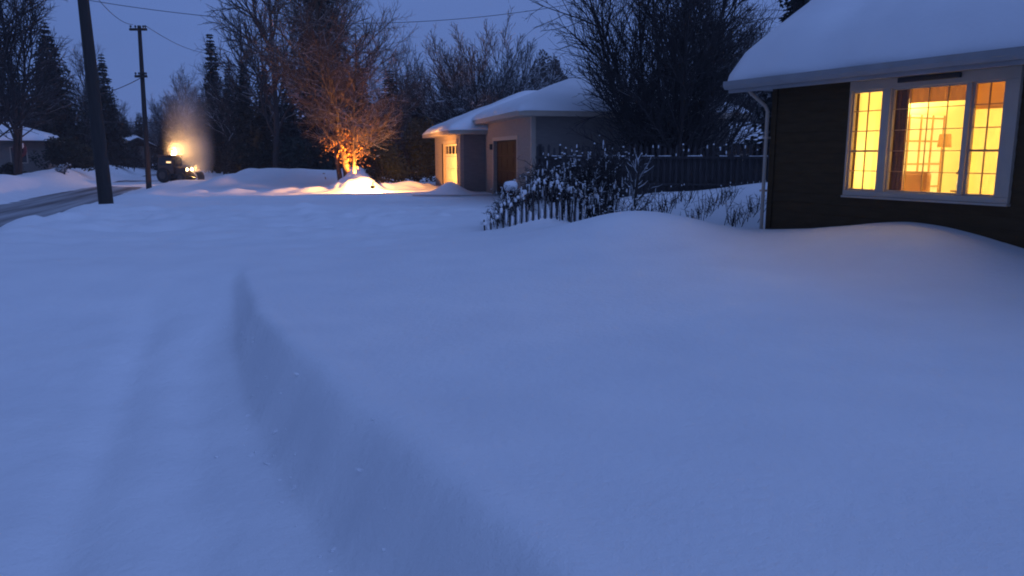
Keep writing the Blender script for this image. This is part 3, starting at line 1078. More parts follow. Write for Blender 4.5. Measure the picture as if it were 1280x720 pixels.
# ---------------------------------------------------------------- distant houses
def simple_house(label, loc, rz, w, d, hgt, slope, wallm, windows=(), door=None, gable=False, snow_t=0.3):
    o = empty('house', label, 'house', loc, rz)
    MB().span((-w / 2, 0, -0.8), (w / 2, d, hgt)).build('wall', wallm, o)
    rect = (-w / 2 - 0.5, w / 2 + 0.5, -0.5, d + 0.5)
    if gable:
        def hf(x, y):
            return softmin([hgt + 0.05 + slope * (y + 0.5), hgt + 0.05 + slope * (d + 0.5 - y)], 0.05)
    else:
        hf = roof2(*rect, hgt + 0.05, slope)
    roof_cap(o, rect, hf, 0.12, M['shingle'], M['roof_snow'], snow_t, 0.35, w)
    for (x, z, ww, hh) in windows:
        f = MB()
        f.span((x - ww / 2 - 0.07, -0.05, z - 0.07), (x + ww / 2 + 0.07, -0.002, z)).span((x - ww / 2 - 0.07, -0.05, z + hh), (x + ww / 2 + 0.07, -0.002, z + hh + 0.07))
        f.span((x - ww / 2 - 0.07, -0.05, z), (x - ww / 2, -0.002, z + hh)).span((x + ww / 2, -0.05, z), (x + ww / 2 + 0.07, -0.002, z + hh)).span((x - 0.02, -0.04, z), (x + 0.02, -0.003, z + hh))
        fo = f.build('window', M['trim'], o)
        MB().quad((x - ww / 2, -0.012, z), (x + ww / 2, -0.012, z), (x + ww / 2, -0.012, z + hh), (x - ww / 2, -0.012, z + hh)).build('pane', M['dark_glass'], fo)
    if door:
        do = MB().span((door - 0.45, -0.05, -0.3), (door + 0.45, -0.002, 1.8)).build('door', M['browndoor'], o)
        MB().blob((door + 0.35, -0.08, 0.8), (0.03, 0.03, 0.03), 1, 0).build('handle', M['metal'], do)
    return o


p = at(57, 175, 55)
simple_house('low grey house with snowy roof behind the bare trunks across the road', (p.x - 6 * math.cos(R(24)), 55 - 6 * math.sin(R(24)), 0), R(24), 12, 5.5, 2.35, 0.34, M['greysiding'], windows=((-1.2, 0.8, 1.6, 1.1), (4.3, 0.9, 0.9, 1.0)), door=1.3)
p = at(118, 178, 84)
simple_house('small far house with a strip of roof snow between the utility poles', (p.x, 84, 0), R(-8), 5.2, 6, 2.3, 0.28, M['greysiding'], windows=((0.6, 0.8, 1.2, 1.0),), gable=True)
p = at(356, 186, 62)
simple_house('dark house with snowy roof half hidden by evergreens behind the snow bank', (p.x, 62, 0), R(18), 4.4, 5, 1.75, 0.35, M['greysiding'], windows=((0.2, 0.4, 1.0, 0.9),))
p = at(935, 190, 36)
simple_house('dim shed with snowy roof showing between the fence and the dark house', (p.x + 0.8, 36, 0), R(-10), 4.5, 3.5, 1.9, 0.35, M['darkwood'], windows=((-1.0, 0.7, 0.7, 0.7),), gable=True)
# ornament on the far house
p = at(24, 187, 52.9)
wr = empty('wreath', 'small red and white ornament hanging on the low grey house', 'ornament', (p.x, 52.95, p.z), R(24))
mbw = MB()
for k in range(20):
    a = k * math.pi / 10
    mbw.blob((0.32 * math.cos(a), 0, 0.42 * math.sin(a)), (0.12, 0.1, 0.12), k, 0.4, 7, 5)
mbw.build('ring', M['red'], wr)
MB().blob((0.08, -0.12, 0.3), (0.22, 0.09, 0.2), 2, 0.5).build('bow', M['ceramic'], wr)

# ---------------------------------------------------------------- utility poles and wires
def utility_pole(label, base, top, r0, r1, arm):
    o = empty('utility_pole', label, 'utility pole', base, 0, 'utility poles along the road')
    d = Vector(top) - Vector(base)
    n = 14
    MB().tube([Vector((0, 0, -0.5))] + [d * (i / n) for i in range(n + 1)], [r0] + [r0 + (r1 - r0) * i / n for i in range(n + 1)], 12).build('pole', M['polewood'], o, smooth=True)
    if arm:
        for zf, hw in arm:
            c = d * zf
            ca = MB().box(c + Vector((0, -r1 - 0.045, 0)), (hw * 2, 0.09, 0.11)).build('crossarm', M['polewood'], o)
            for s in (-0.85, -0.3, 0.6, 0.85):
                MB().lathe([(0, 0.055), (0.02, 0.055), (0.02, 0.1), (0.05, 0.11), (0.04, 0.18), (0.0, 0.2)], c + Vector((s * hw, -r1 - 0.045, 0)), 10).build('insulator', M['black'], ca)
    return o


P1 = Vector((at(133, 257, 22.6).x, 22.6, 0))
P1.z = ground(P1.x, P1.y) - 0.02
P2 = Vector((at(186, 232, 39).x, 39, 0))
P2.z = ground(P2.x, P2.y) - 0.02
t1 = at(104, 0, 22.6)
t1 = P1 + (t1 - P1) * 1.28
t2 = at(174, 32, 39)
utility_pole('thick leaning wooden pole whose top is cut off by the photo', P1, t1, 0.20, 0.13, [(0.97, 0.9)])
utility_pole('slim wooden pole with short crossarm beside the tractor', P2, t2, 0.135, 0.085, [(0.975, 0.42), (0.695, 0.3)])


def wire(a, b, sag, r, label):
    pts = []
    for i in range(33):
        t = i / 32
        q = a.lerp(b, t)
        q.z -= sag * 4 * t * (1 - t)
        pts.append(q)
    m = MB().tube(pts, [r] * 33, 5)
    return tag(m.build('overhead_wire', M['wire'], smooth=True), label, 'wire', 'overhead wires')


wire(t1 + Vector((0, -0.1, -1.6)), at(760, -4, 27), 0.75, 0.009, 'long sagging wire from the thick leaning pole toward the dark yard tree')
wire(t2 + Vector((0.3, 0, 0.0)), at(268, 66, 66), 0.4, 0.014, 'wire dropping from the slim pole crossarm into the bare trees')
wire(t2 + Vector((0, 0, -2.4)), at(95, 118, 58), 0.35, 0.02, 'wire from the middle of the slim pole toward the far spruces')
wire(at(120, 152, 60), at(262, 150, 62), 0.1, 0.03, 'low level wire crossing behind the slim pole')
wire(t1 + Vector((-0.4, 0, -0.25)), t2 + Vector((-0.3, 0, 0.05)), 0.5, 0.012, 'wire running between the two wooden poles')

# ---------------------------------------------------------------- tractor with blade and lights
tp = at(222, 227, 53)
TZ = -0.45
TR = empty('snow_tractor', 'dark compact tractor with cab, front snow blade and glaring lights', 'tractor', (tp.x - 0.05, 53, TZ), R(-14))
MB().span((-0.95, -0.36, 0.42), (0.95, 0.36, 0.62)).build('chassis', M['black'], TR, bevel=0.03)
MB().extrude([(-1.0, 0.62), (0.18, 0.62), (0.18, 1.1), (0.1, 1.72), (-0.92, 1.78), (-1.02, 1.2)], 'y', -0.52, 0.52).build('cab', M['tractorpaint'], TR, bevel=0.04)
MB().box((-0.42, 0, 1.82), (1.2, 1.12, 0.1)).build('roof', M['tractorpaint'], TR, bevel=0.03)
MB().extrude([(0.185, 0.6), (1.05, 0.6), (1.05, 1.0), (0.185, 1.12)], 'y', -0.36, 0.36).build('hood', M['tractorpaint'], TR, bevel=0.05)
MB().span((0.186, -0.42, 1.16), (0.2, 0.42, 1.66)).build('windscreen', M['dark_glass'], TR)
MB().span((-0.86, -0.535, 1.18), (0.04, -0.522, 1.66)).build('side_window', M['dark_glass'], TR)
MB().span((-0.3, -0.55, 1.32), (0.06, -0.54, 1.44)).build('cab_window_glow', emit('lit_cab_glass', (1, 0.62, 0.3), 1.5), TR)  # emissive patch painting the light that shows on the cab window
MB().tube([Vector((0.55, -0.25, 1.05)), Vector((0.55, -0.25, 1.6)), Vector((0.5, -0.25, 1.7))], [0.035] * 3, 8).build('exhaust_pipe', M['black'], TR)
for x, y, r, wd in ((-0.6, -0.52, 0.5, 0.3), (-0.6, 0.52, 0.5, 0.3), (0.72, -0.48, 0.36, 0.24), (0.72, 0.48, 0.36, 0.24)):
    we = MB()
    we.tube([Vector((x, y - wd / 2, r)), Vector((x, y - wd / 2 + 0.05, r)), Vector((x, y + wd / 2 - 0.05, r)), Vector((x, y + wd / 2, r))], [r * 0.9, r, r, r * 0.9], 20)
    wo = we.build('wheel', M['rubber'], TR)
    MB().tube([Vector((x, y - wd / 2 - 0.01, r)), Vector((x, y + wd / 2 + 0.01, r))], [r * 0.5, r * 0.5], 14).build('rim', M['blade'], wo)
bl = MB()
arc = [(0.10 * math.cos(t) * 2.2 - 0.1, 0.42 + 0.42 * math.sin(t)) for t in [R(-85 + 17 * k) for k in range(11)]]
out = [(x + 0.05, z) for x, z in arc]
for k in range(10):
    bl.extrude([(arc[k][0], arc[k][1]), (out[k][0], out[k][1]), (out[k + 1][0], out[k + 1][1]), (arc[k + 1][0], arc[k + 1][1])], 'y', -0.95, 0.95)
blo = bl.build('blade', M['blade'], TR)
blo.location = (1.75, 0, -0.1)
blo.rotation_euler = (0, 0, R(24))
for s in (-0.3, 0.3):
    MB().tube([Vector((0.7, s, 0.5)), Vector((1.7, s, 0.32))], [0.05, 0.05], 8).build('push_arm', M['black'], TR)
HL = (1.0, 0.50, 0.15)
glow = emit('headlight_glow', (1, 0.72, 0.36), 40)
for s in (-0.24, 0.24):
    MB().blob((1.06, s, 0.9), (0.05, 0.08, 0.08), 1, 0).build('headlight', glow, TR, smooth=True)
lamp('headlight_beam', 'SPOT', (1.14, 0, 0.9), 700, HL, TR, 0.08, aim((1, 0, -0.12)), R(120), 0.6)
bco = MB().lathe([(0.11, 0), (0.14, 0.02), (0.13, 0.2), (0.07, 0.25), (0, 0.26)], (0.0, -0.1, 1.875), 14).build('beacon', emit('beacon_glow', (1, 0.66, 0.28), 40), TR, smooth=True)
lamp('beacon_light', 'POINT', (0.0, -0.1, 2.2), 380, HL, TR, 0.1)
wl = MB().box((0.16, -0.42, 1.9), (0.08, 0.14, 0.1)).build('work_light', glow, TR)

# blown snow and steam round the tractor: a real volume lit by its lamps
pm, pnt, pp = new_mat('steam')
pnt.nodes.remove(pp)
vol = pnt.nodes.new('ShaderNodeVolumePrincipled')
vol.inputs['Color'].default_value = (0.9, 0.9, 0.92, 1)
vol.inputs['Anisotropy'].default_value = 0.2
ptc = pnt.nodes.new('ShaderNodeTexCoord')
pno = pnt.nodes.new('ShaderNodeTexNoise')
pno.inputs['Scale'].default_value = 0.45
pno.inputs['Detail'].default_value = 3
pnt.links.new(ptc.outputs['Object'], pno.inputs['Vector'])
pgr = pnt.nodes.new('ShaderNodeSeparateXYZ')
pnt.links.new(ptc.outputs['Object'], pgr.inputs[0])
pln = pnt.nodes.new('ShaderNodeVectorMath')
pln.operation = 'MULTIPLY'
pln.inputs[1].default_value = (1, 1, 0)
pnt.links.new(ptc.outputs['Object'], pln.inputs[0])
plen = pnt.nodes.new('ShaderNodeVectorMath')
plen.operation = 'LENGTH'
pnt.links.new(pln.outputs[0], plen.inputs[0])
prad = pnt.nodes.new('ShaderNodeMapRange')       # thins outwards
prad.inputs['From Min'].default_value = 0.2
prad.inputs['From Max'].default_value = 1.85
prad.inputs['To Min'].default_value = 1.0
prad.inputs['To Max'].default_value = 0.0
pnt.links.new(plen.outputs['Value'], prad.inputs[0])
pzm = pnt.nodes.new('ShaderNodeMapRange')        # and upwards
pzm.inputs['From Max'].default_value = 7.0
pnt.links.new(pgr.outputs[2], pzm.inputs[0])
pz = pnt.nodes.new('ShaderNodeValToRGB')
pe = pz.color_ramp.elements
pe[0].color = (1, 1, 1, 1)
pe[0].position = 0.0
pe[1].color = (0, 0, 0, 1)
pe[1].position = 1.0
for q_, v_ in ((0.34, 1.0), (0.52, 0.42), (0.75, 0.2)):
    n_ = pe.new(q_)
    n_.color = (v_, v_, v_, 1)
pnt.links.new(pzm.outputs[0], pz.inputs[0])
psq = pnt.nodes.new('ShaderNodeMath')
psq.operation = 'POWER'
psq.inputs[1].default_value = 1.6
pnt.links.new(prad.outputs[0], psq.inputs[0])
pm1 = pnt.nodes.new('ShaderNodeMath')
pm1.operation = 'MULTIPLY'
pnt.links.new(psq.outputs[0], pm1.inputs[0])
pnt.links.new(pz.outputs[0], pm1.inputs[1])
pm2 = pnt.nodes.new('ShaderNodeMath')
pm2.operation = 'MULTIPLY'
pnt.links.new(pm1.outputs[0], pm2.inputs[0])
pnt.links.new(pno.outputs[0], pm2.inputs[1])
pm3 = pnt.nodes.new('ShaderNodeMath')
pm3.operation = 'MULTIPLY'
pm3.inputs[1].default_value = 2.2
pnt.links.new(pm2.outputs[0], pm3.inputs[0])
pnt.links.new(pm3.outputs[0], vol.inputs['Density'])
pnt.links.new(vol.outputs[0], pnt.nodes['Material Output'].inputs['Volume'])
pl = MB().lathe([(0.0, 0.3), (1.3, 0.32), (1.7, 1.5), (1.9, 4), (1.9, 7), (0.0, 7.1)], sides=20).build('snow_mist', pm, smooth=True)
pp_ = at(228, 227, 53)
pl.location = (pp_.x + 0.25, 54.0, TZ)
tag(pl, 'pale plume of blown snow and steam above the tractor', 'mist', kind='stuff')

# ---------------------------------------------------------------- picket fence
FA, FB = at(672, 190, 20.6), at(985, 190, 19.2)
FA.z = FB.z = 0
fd = FB - FA
FL = fd.length
FN = empty('fence', 'dark wooden picket fence with snow along its upper rail', 'fence', (FA.x, FA.y, 0), math.atan2(fd.y, fd.x))
top = 1.69
rg = random.Random(11)
pk = MB()
bd = MB()
sn = MB()
x = 0.0
while x < FL:
    hh = top + rg.uniform(-0.07, 0.05)
    wv = 0.062
    pk.extrude([(x - wv / 2, 0.2), (x + wv / 2, 0.2), (x + wv / 2, hh - 0.05), (x, hh), (x - wv / 2, hh - 0.05)], 'y', -0.012, 0.012)
    if rg.random() < 0.55:
        sn.blob((x + rg.uniform(-0.02, 0.02), -0.012, rg.uniform(1.42, 1.66)), (0.016, 0.012, rg.uniform(0.015, 0.05)), x * 3, 0.6, 6, 4)
    if rg.random() < 0.2:
        sn.blob((x, 0, hh - 0.005), (0.022, 0.02, 0.022), x, 0.3, 6, 4)
    x += 0.15
pk.build('pickets', M['fence'], FN)
x = 0.0
while x < FL:
    hb = 1.34
    bd.span((x, 0.02, -0.1), (x + 0.135, 0.04, hb + rg.uniform(-0.008, 0.008)))
    x += 0.145
bd.build('board_panel', M['fence'], FN)
for zz in (1.375, 0.7):
    MB().span((-0.05, -0.05, zz - 0.035), (FL, -0.014, zz + 0.03)).build('rail', M['fence'], FN)
k0 = 0
for i in range(int(FL / 0.06)):
    xx = i * 0.06
    hs = 0.002 + 0.026 * max(0, 0.5 + noise.noise(Vector((xx * 2.1, 3, 0))))
    if noise.noise(Vector((xx * 2.6, 9, 0))) > 0.02:
        sn.blob((xx, -0.03, 1.408), (0.045, 0.022, hs), i, 0.3, 6, 4)
sn.build('rail_snow', M['roof_snow'], FN, smooth=True)['kind'] = 'stuff'
for k in range(5):
    xx = 0.05 + k * (FL - 0.1) / 4
    MB().span((xx - 0.05, 0.042, -0.2), (xx + 0.05, 0.14, 1.72)).build('post', M['fence'], FN)


# ---------------------------------------------------------------- trees
def grow(T, B, p, d, L, r, lvl, S, rg, tlim):
    spec = S['lv'][lvl]
    n = spec.get('n', 4)
    pts, rad = [p.copy()], [r]
    q, dd = p.copy(), d.copy()
    rend = max(r * spec.get('taper', 0.35), S.get('rmin', 0.004))
    up = spec.get('up', 0.0)
    wob = spec.get('wob', 0.12)
    for i in range(n):
        dd = dd + Vector((rg.gauss(0, wob), rg.gauss(0, wob), rg.gauss(0, wob) + up))
        dd.normalize()
        q = q + dd * (L / n)
        pts.append(q.copy())
        rad.append(r + (rend - r) * (i + 1) / n)
    (T if lvl <= tlim else B).tube(pts, rad, spec.get('sides', 3), cap=False)
    if lvl + 1 >= len(S['lv']):
        return
    nc = spec['kids']
    nc = int(nc * rg.uniform(0.8, 1.2) + 0.5)
    s0 = spec.get('start', 0.25)
    az = rg.uniform(0, 6.28)
    for k in range(nc):
        t = s0 + (1 - s0) * (k + rg.uniform(0.1, 0.9)) / nc
        f = t * n
        i = min(n - 1, int(f))
        pos = pts[i].lerp(pts[i + 1], f - i)
        rr = rad[i] + (rad[i + 1] - rad[i]) * (f - i)
        ax = (pts[i + 1] - pts[i]).normalized()
        az += 2.4 + rg.uniform(-0.5, 0.5)
        o1 = ax.orthogonal().normalized()
        o2 = ax.cross(o1)
        side = o1 * math.cos(az) + o2 * math.sin(az)
        an = R(rg.uniform(*spec.get('ang', (25, 50))))
        nd = (ax * math.cos(an) + side * math.sin(an)).normalized()
        ln = L * spec.get('len', 0.6) * (1 - spec.get('fall', 0.45) * t) * rg.uniform(0.7, 1.25)
        grow(T, B, pos, nd, ln, max(min(rr * 0.8, r * spec.get('rr', 0.5)), S.get('rmin', 0.004)), lvl + 1, S, rg, tlim)


def bare_tree(label, loc, S, seed, mtrunk, mcrown, cat='tree', group=None, name='bare_tree', rz=0.0, tlim=1):
    rg = random.Random(seed)
    T, B = MB(), MB()
    for st in S['stems']:
        grow(T, B, Vector(st[0]), Vector(st[1]).normalized(), st[2], st[3], 0, S, rg, tlim)
    o = empty(name, label, cat, loc, rz, group)
    T.build('trunk', mtrunk, o, smooth=True)
    B.build('crown', mcrown, o, smooth=False)
    return o


def spruce(label, loc, h, w, seed, mneed, group=None, name='spruce_tree', base=0.04, dens=1.0, pw=0.85):
    rg = random.Random(seed)
    T, B = MB(), MB()
    T.tube([Vector((0, 0, -0.4)), Vector((0, 0, h * 0.5)), Vector((0, 0, h * 0.98))], [0.018 * h, 0.010 * h, 0.01], 7)
    nl = int(h / 0.23 * dens)
    for k in range(nl):
        t = (k + rg.uniform(-0.3, 0.3)) / nl
        t = min(0.985, max(0, t))
        z = base * h + (h * (1 - base)) * t
        R_ = w / 2 * (1 - t) ** pw * (0.88 + 0.12 * math.sin(k * 1.7)) + 0.06
        nb = int(7 + 6 * (1 - t))
        a0 = rg.uniform(0, 6.28)
        for b in range(nb):
            a = a0 + b * 6.283 / nb + rg.uniform(-0.25, 0.25)
            ln = R_ * rg.uniform(0.62, 1.12)
            out = Vector((math.cos(a), math.sin(a), 0))
            sd_ = Vector((-out.y, out.x, 0))
            droop = rg.uniform(0.15, 0.45)
            m = max(3, int(ln / 0.26))
            for i in range(m):
                u = (i + 0.6) / m
                c = Vector((0, 0, z)) + out * (ln * u) + Vector((0, 0, 0.12 * ln * math.sin(u * 2.2) - droop * ln * u * u))
                hw = (0.46 * (1 - u) + 0.2) * min(1.0, 0.35 + ln * 0.45) * rg.uniform(0.7, 1.2)
                for s in (-1, 1):
                    tip = c + sd_ * (s * hw) + out * (hw * 0.7) + Vector((0, 0, -hw * rg.uniform(0.15, 0.55)))
                    e1 = c + out * (hw * 0.55) + Vector((0, 0, rg.uniform(-0.04, 0.05)))
                    e2 = c - out * (hw * 0.25) + sd_ * (s * hw * 0.35) + Vector((0, 0, rg.uniform(-0.08, 0.02)))
                    B.quad(c, e1, tip, e2)
                if rg.random() < 0.7:
                    dn = c + Vector((rg.uniform(-0.1, 0.1), rg.uniform(-0.1, 0.1), -rg.uniform(0.25, 0.6) * min(1, ln)))
                    B.quad(c + sd_ * 0.16, c - sd_ * 0.16, dn)
    tipz = h
    B.quad(Vector((0.03, 0, h * 0.96)), Vector((-0.03, 0.02, h * 0.96)), Vector((0, 0, tipz + 0.15)))
    o = empty(name, label, 'tree', loc, rg.uniform(0, 6.28), group)
    T.build('trunk', M['bark_bare'], o, smooth=True)
    B.build('crown', mneed, o)
    return o


def evergreen_shrub(label, loc, sx_, sy_, h, seed, m, n=2600, name='evergreen_shrub', group=None):
    rg = random.Random(seed)
    T, B = MB(), MB()
    for k in range(9):
        a = rg.uniform(0, 6.28)
        T.tube([Vector((0, 0, -0.3)), Vector((sx_ * 0.3 * math.cos(a), sy_ * 0.3 * math.sin(a), h * 0.4)), Vector((sx_ * 0.6 * math.cos(a), sy_ * 0.6 * math.sin(a), h * 0.8))], [0.05, 0.03, 0.012], 5)
    lumps = []
    for k in range(16):
        a, rr = rg.uniform(0, 6.28), rg.uniform(0, 0.75)
        lumps.append((Vector((sx_ * rr * math.cos(a), sy_ * rr * math.sin(a), h * rg.uniform(0.2, 0.85))), rg.uniform(0.22, 0.42)))
    for k in range(n):
        c, r = lumps[k % 16]
        d = Vector((rg.gauss(0, 1), rg.gauss(0, 1), rg.gauss(0, 1))).normalized()
        q = c + Vector((d.x * r * sx_, d.y * r * sy_, d.z * r * h * 0.8)) * rg.uniform(0.6, 1.12)
        if q.z < -0.1:
            q.z = rg.uniform(-0.1, 0.3)
        s = rg.uniform(0.06, 0.14) * (0.5 + 0.25 * h)
        u = Vector((rg.gauss(0, 1), rg.gauss(0, 1), rg.gauss(0, 0.6))).normalized()
        v = u.orthogonal().normalized()
        B.quad(q - u * s, q - v * s * 0.5, q + u * s, q + v * s * 0.5)
    o = empty(name, label, 'shrub', loc, 0, group)
    T.build('stem', M['bark_bare'], o)
    B.build('foliage', m, o)
    return o


def gpos(px, Y):
    x = at(px, 200, Y).x
    return (x, Y, ground(x, Y) - 0.05)


# the lamp-lit yard tree: two stems, wide level boughs
S_lit = dict(stems=[((0.0, 0, -0.4), (0.02, 0.02, 1), 10.8, 0.17), ((-0.28, 0.1, -0.4), (-0.10, 0.05, 1), 8.8, 0.13), ((0.3, 0.0, -0.4), (0.12, -0.02, 1), 7.2, 0.10)],
             lv=[dict(n=9, sides=8, wob=0.05, up=0.05, taper=0.25, kids=25, start=0.23, ang=(46, 78), len=0.46, fall=0.55, rr=0.3),
                 dict(n=6, sides=5, wob=0.12, up=0.03, taper=0.25, kids=14, start=0.15, ang=(25, 55), len=0.5, rr=0.5),
                 dict(n=4, sides=3, wob=0.14, up=0.03, taper=0.5, kids=8, start=0.15, ang=(25, 60), len=0.6, rr=0.65),
                 dict(n=3, sides=3, wob=0.16, up=0.02, taper=0.5)])
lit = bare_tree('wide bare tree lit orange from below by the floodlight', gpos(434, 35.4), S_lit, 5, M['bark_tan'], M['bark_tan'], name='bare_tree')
rg = random.Random(8)
lv = MB()
for k in range(760):
    a = rg.uniform(0, 6.28)
    r = abs(rg.gauss(0, 0.6))
    q = Vector((r * math.cos(a) + 0.05, r * math.sin(a), 2.05 + rg.gauss(0, 0.5)))
    u = Vector((rg.gauss(0, 1), rg.gauss(0, 1), rg.gauss(0, 1))).normalized()
    v = u.orthogonal().normalized()
    lv.quad(q - u * 0.08, q - v * 0.035, q + u * 0.08, q + v * 0.035)
lv.build('dead_leaves', M['deadleaf'], lit)

# multi-stem tree behind the fence
rg = random.Random(21)
stems = []
for k in range(17):
    a = rg.uniform(0, 6.28)
    t = rg.uniform(0.05, 0.62)
    stems.append(((0.35 * math.cos(a), 0.35 * math.sin(a), -0.3), (t * math.cos(a) * 1.15, t * math.sin(a) * 0.8, 1), rg.uniform(5.2, 8.2), rg.uniform(0.05, 0.10)))
S_multi = dict(stems=stems, lv=[dict(n=7, sides=6, wob=0.05, up=0.03, taper=0.25, kids=15, start=0.10, ang=(18, 46), len=0.42, fall=0.4, rr=0.4),
                                dict(n=4, sides=4, wob=0.10, up=0.06, taper=0.3, kids=11, start=0.1, ang=(20, 48), len=0.55, rr=0.55),
                                dict(n=3, sides=3, wob=0.12, up=0.05, taper=0.5, kids=5, ang=(20, 48), len=0.6, rr=0.7),
                                dict(n=2, sides=3, wob=0.14, up=0.03, taper=0.6)])
bare_tree('big dark many stemmed bare tree just behind the picket fence', gpos(838, 24.5), S_multi, 9, M['bark_bare'], M['bark_bare'], name='bare_tree')

# fan-shaped snowy tree beyond the beige house
rg = random.Random(31)


def fan(seed, n, spread, hgt, r):
    rg = random.Random(seed)
    out = []
    for k in range(n):
        a = rg.uniform(0, 6.28)
        t = spread * math.sqrt((k + 0.5) / n)
        out.append(((0.2 * math.cos(a), 0.2 * math.sin(a), -0.3), (t * math.cos(a), t * math.sin(a), 1), hgt * rg.uniform(0.86, 1.05) * (1 - 0.36 * t), r * rg.uniform(0.7, 1.1)))
    return dict(stems=out, lv=[dict(n=7, sides=6, wob=0.035, up=0.02, taper=0.25, kids=13, start=0.22, ang=(14, 34), len=0.42, fall=0.35, rr=0.5),
                               dict(n=4, sides=4, wob=0.07, up=0.06, taper=0.3, kids=9, start=0.15, ang=(15, 35), len=0.5, rr=0.65),
                               dict(n=3, sides=3, wob=0.10, up=0.05, taper=0.6, kids=4, ang=(18, 40), len=0.6, rr=0.8),
                               dict(n=2, sides=3, wob=0.1, up=0.03, taper=0.6)])


S_fan = fan(31, 26, 0.84, 10.2, 0.15)
S_fan['rmin'] = 0.013
fanp = bare_tree('fan shaped bare tree with snowy upright limbs behind the beige house', gpos(612, 58), S_fan, 31, M['bark'], M['bark_snowy'], name='bare_tree')
copy_thing(fanp, gpos(545, 64), 2.1, 0.93, 'second fan shaped snowy tree half behind the beige garage roof end')
bt = gpos(683, 62)

# plain bare trees
S_plain = dict(rmin=0.009, stems=[((0, 0, -0.4), (0.03, 0, 1), 12.5, 0.20)],
               lv=[dict(n=9, sides=7, wob=0.05, up=0.03, taper=0.2, kids=27, start=0.14, ang=(28, 58), len=0.42, fall=0.5, rr=0.4),
                   dict(n=5, sides=4, wob=0.10, up=0.07, taper=0.3, kids=11, start=0.2, ang=(22, 48), len=0.5, rr=0.6),
                   dict(n=4, sides=3, wob=0.12, up=0.04, taper=0.6, kids=6, ang=(22, 50), len=0.6, rr=0.8),
                   dict(n=2, sides=3, wob=0.14, up=0.03, taper=0.6)])
plain = bare_tree('tall bare tree with snow dusted limbs behind the lit orange tree', gpos(345, 46), S_plain, 41, M['bark'], M['bark'], name='bare_tree')
S_plain['rmin'] = 0.008
S_plain2 = dict(S_plain)
S_plain2['stems'] = [((0, 0, -0.4), (0.0, 0, 1), 13.5, 0.17), ((0.2, 0, -0.4), (0.12, 0.05, 1), 11.5, 0.13)]
plain2 = bare_tree('tall twin stemmed bare tree in front of the low grey house', gpos(18, 46), S_plain2, 43, M['bark_bare'], M['bark_bare'], name='bare_tree')
copy_thing(plain2, gpos(-20, 43), 1.9, 1.0, 'tall bare tree cut by the photo edge beside the low grey house')
copy_thing(plain, gpos(495, 52), 2.5, 0.60, 'bare tree between the lit orange tree and the fan shaped trees')
copy_thing(plain, gpos(300, 62), 0.9, 0.92, 'bare tree with fine twigs among the dark spruces by the road')
copy_thing(fanp, gpos(905, 44), 0.7, 0.86, 'snowy upright tree between the dark many stemmed tree and the roof')
copy_thing(plain, gpos(108, 72), 1.3, 0.8, 'bare tree rising behind the thick leaning pole')
FG = 'hazy bare trees at the end of the road'
FLb = 'grey bare tree in the hazy row at the end of the road'
for px, Y, s, src, rz in ((232, 96, 0.85, plain, 1), (255, 88, 0.95, fanp, 2), (205, 105, 0.62, plain, 3), (180, 112, 0.6, fanp, 4), (160, 104, 0.62, plain, 5), (246, 112, 0.9, fanp, .4),
                          (140, 95, 0.6, plain2, 1.2), (216, 118, 0.75, fanp, 3.3), (275, 100, 1.0, plain, 2.9), (195, 124, 0.66, plain, .2), (125, 108, 0.8, plain, 4.4), (168, 120, 0.6, fanp, 1.1),
                          (238, 124, 0.85, plain2, 2.2), (285, 115, 1.0, fanp, 5.1)):
    copy_thing(src, gpos(px, Y), rz, s, FLb, FG)

# spruces
spruce('broad dark spruce beside the low grey house', gpos(72, 62), 11.8, 8.6, 1, M['needles'])
sp2 = spruce('slim dark spruce against the thick leaning pole', gpos(138, 72), 10.2, 4.6, 2, M['needles'])
spruce('tall slender spruce with a narrow spire behind the tractor steam', gpos(272, 66), 11.6, 3.0, 3, M['needles'], pw=0.6)
spruce('very tall dark spruce directly behind the lit orange tree', gpos(408, 47), 17.0, 5.6, 4, M['needles'], pw=0.7)
copy_thing(sp2, gpos(310, 60), 1.2, (0.95, 0.95, 0.86), 'dark spruce next to the slender spire spruce')
copy_thing(sp2, gpos(335, 56), 3.2, (1.1, 1.1, 0.78), 'dark bushy spruce above the snow bank')
copy_thing(sp2, gpos(490, 54), 0.4, (1.35, 1.35, 0.72), 'dark spruce behind the evergreen shrubs by the cream garage door')
copy_thing(sp2, gpos(985, 30), 2.4, (0.95, 0.95, 0.92), 'dark spruce peeking over the roof of the dark house')
copy_thing(sp2, gpos(115, 78), 5.2, (1.1, 1.1, 0.8), 'short dark spruce behind the broad spruce')
copy_thing(sp2, gpos(30, 66), 4.2, (1.2, 1.2, 0.9), 'dark spruce behind the low grey house roof')
SG = 'dark spruces low behind the road'
for px, Y, s, rz in ((160, 86, 0.55, 1), (178, 92, 0.6, 2), (205, 90, 0.5, 3), (145, 82, 0.62, 4), (225, 84, 0.55, 5), (245, 80, 0.6, .5)):
    copy_thing(sp2, gpos(px, Y), rz, (s * 1.7, s * 1.7, s), 'low dark spruce in the row behind the slim pole', SG)
S_leaf = bare_tree('rounded dark tree still holding brown leaves at the end of the beige roof', bt, dict(stems=[((0, 0, -0.3), (0, 0, 1), 8.2, 0.16)], lv=[dict(n=6, sides=6, wob=0.04, up=0.03, taper=0.3, kids=12, start=0.35, ang=(25, 50), len=0.38, rr=0.4), dict(n=4, sides=4, wob=0.1, up=0.06, taper=0.4, kids=5, ang=(25, 50), len=0.5, rr=0.6), dict(n=3, sides=3)]), 77, M['bark_bare'], M['bark_bare'], name='oak_tree')
rg = random.Random(78)
lf = MB()
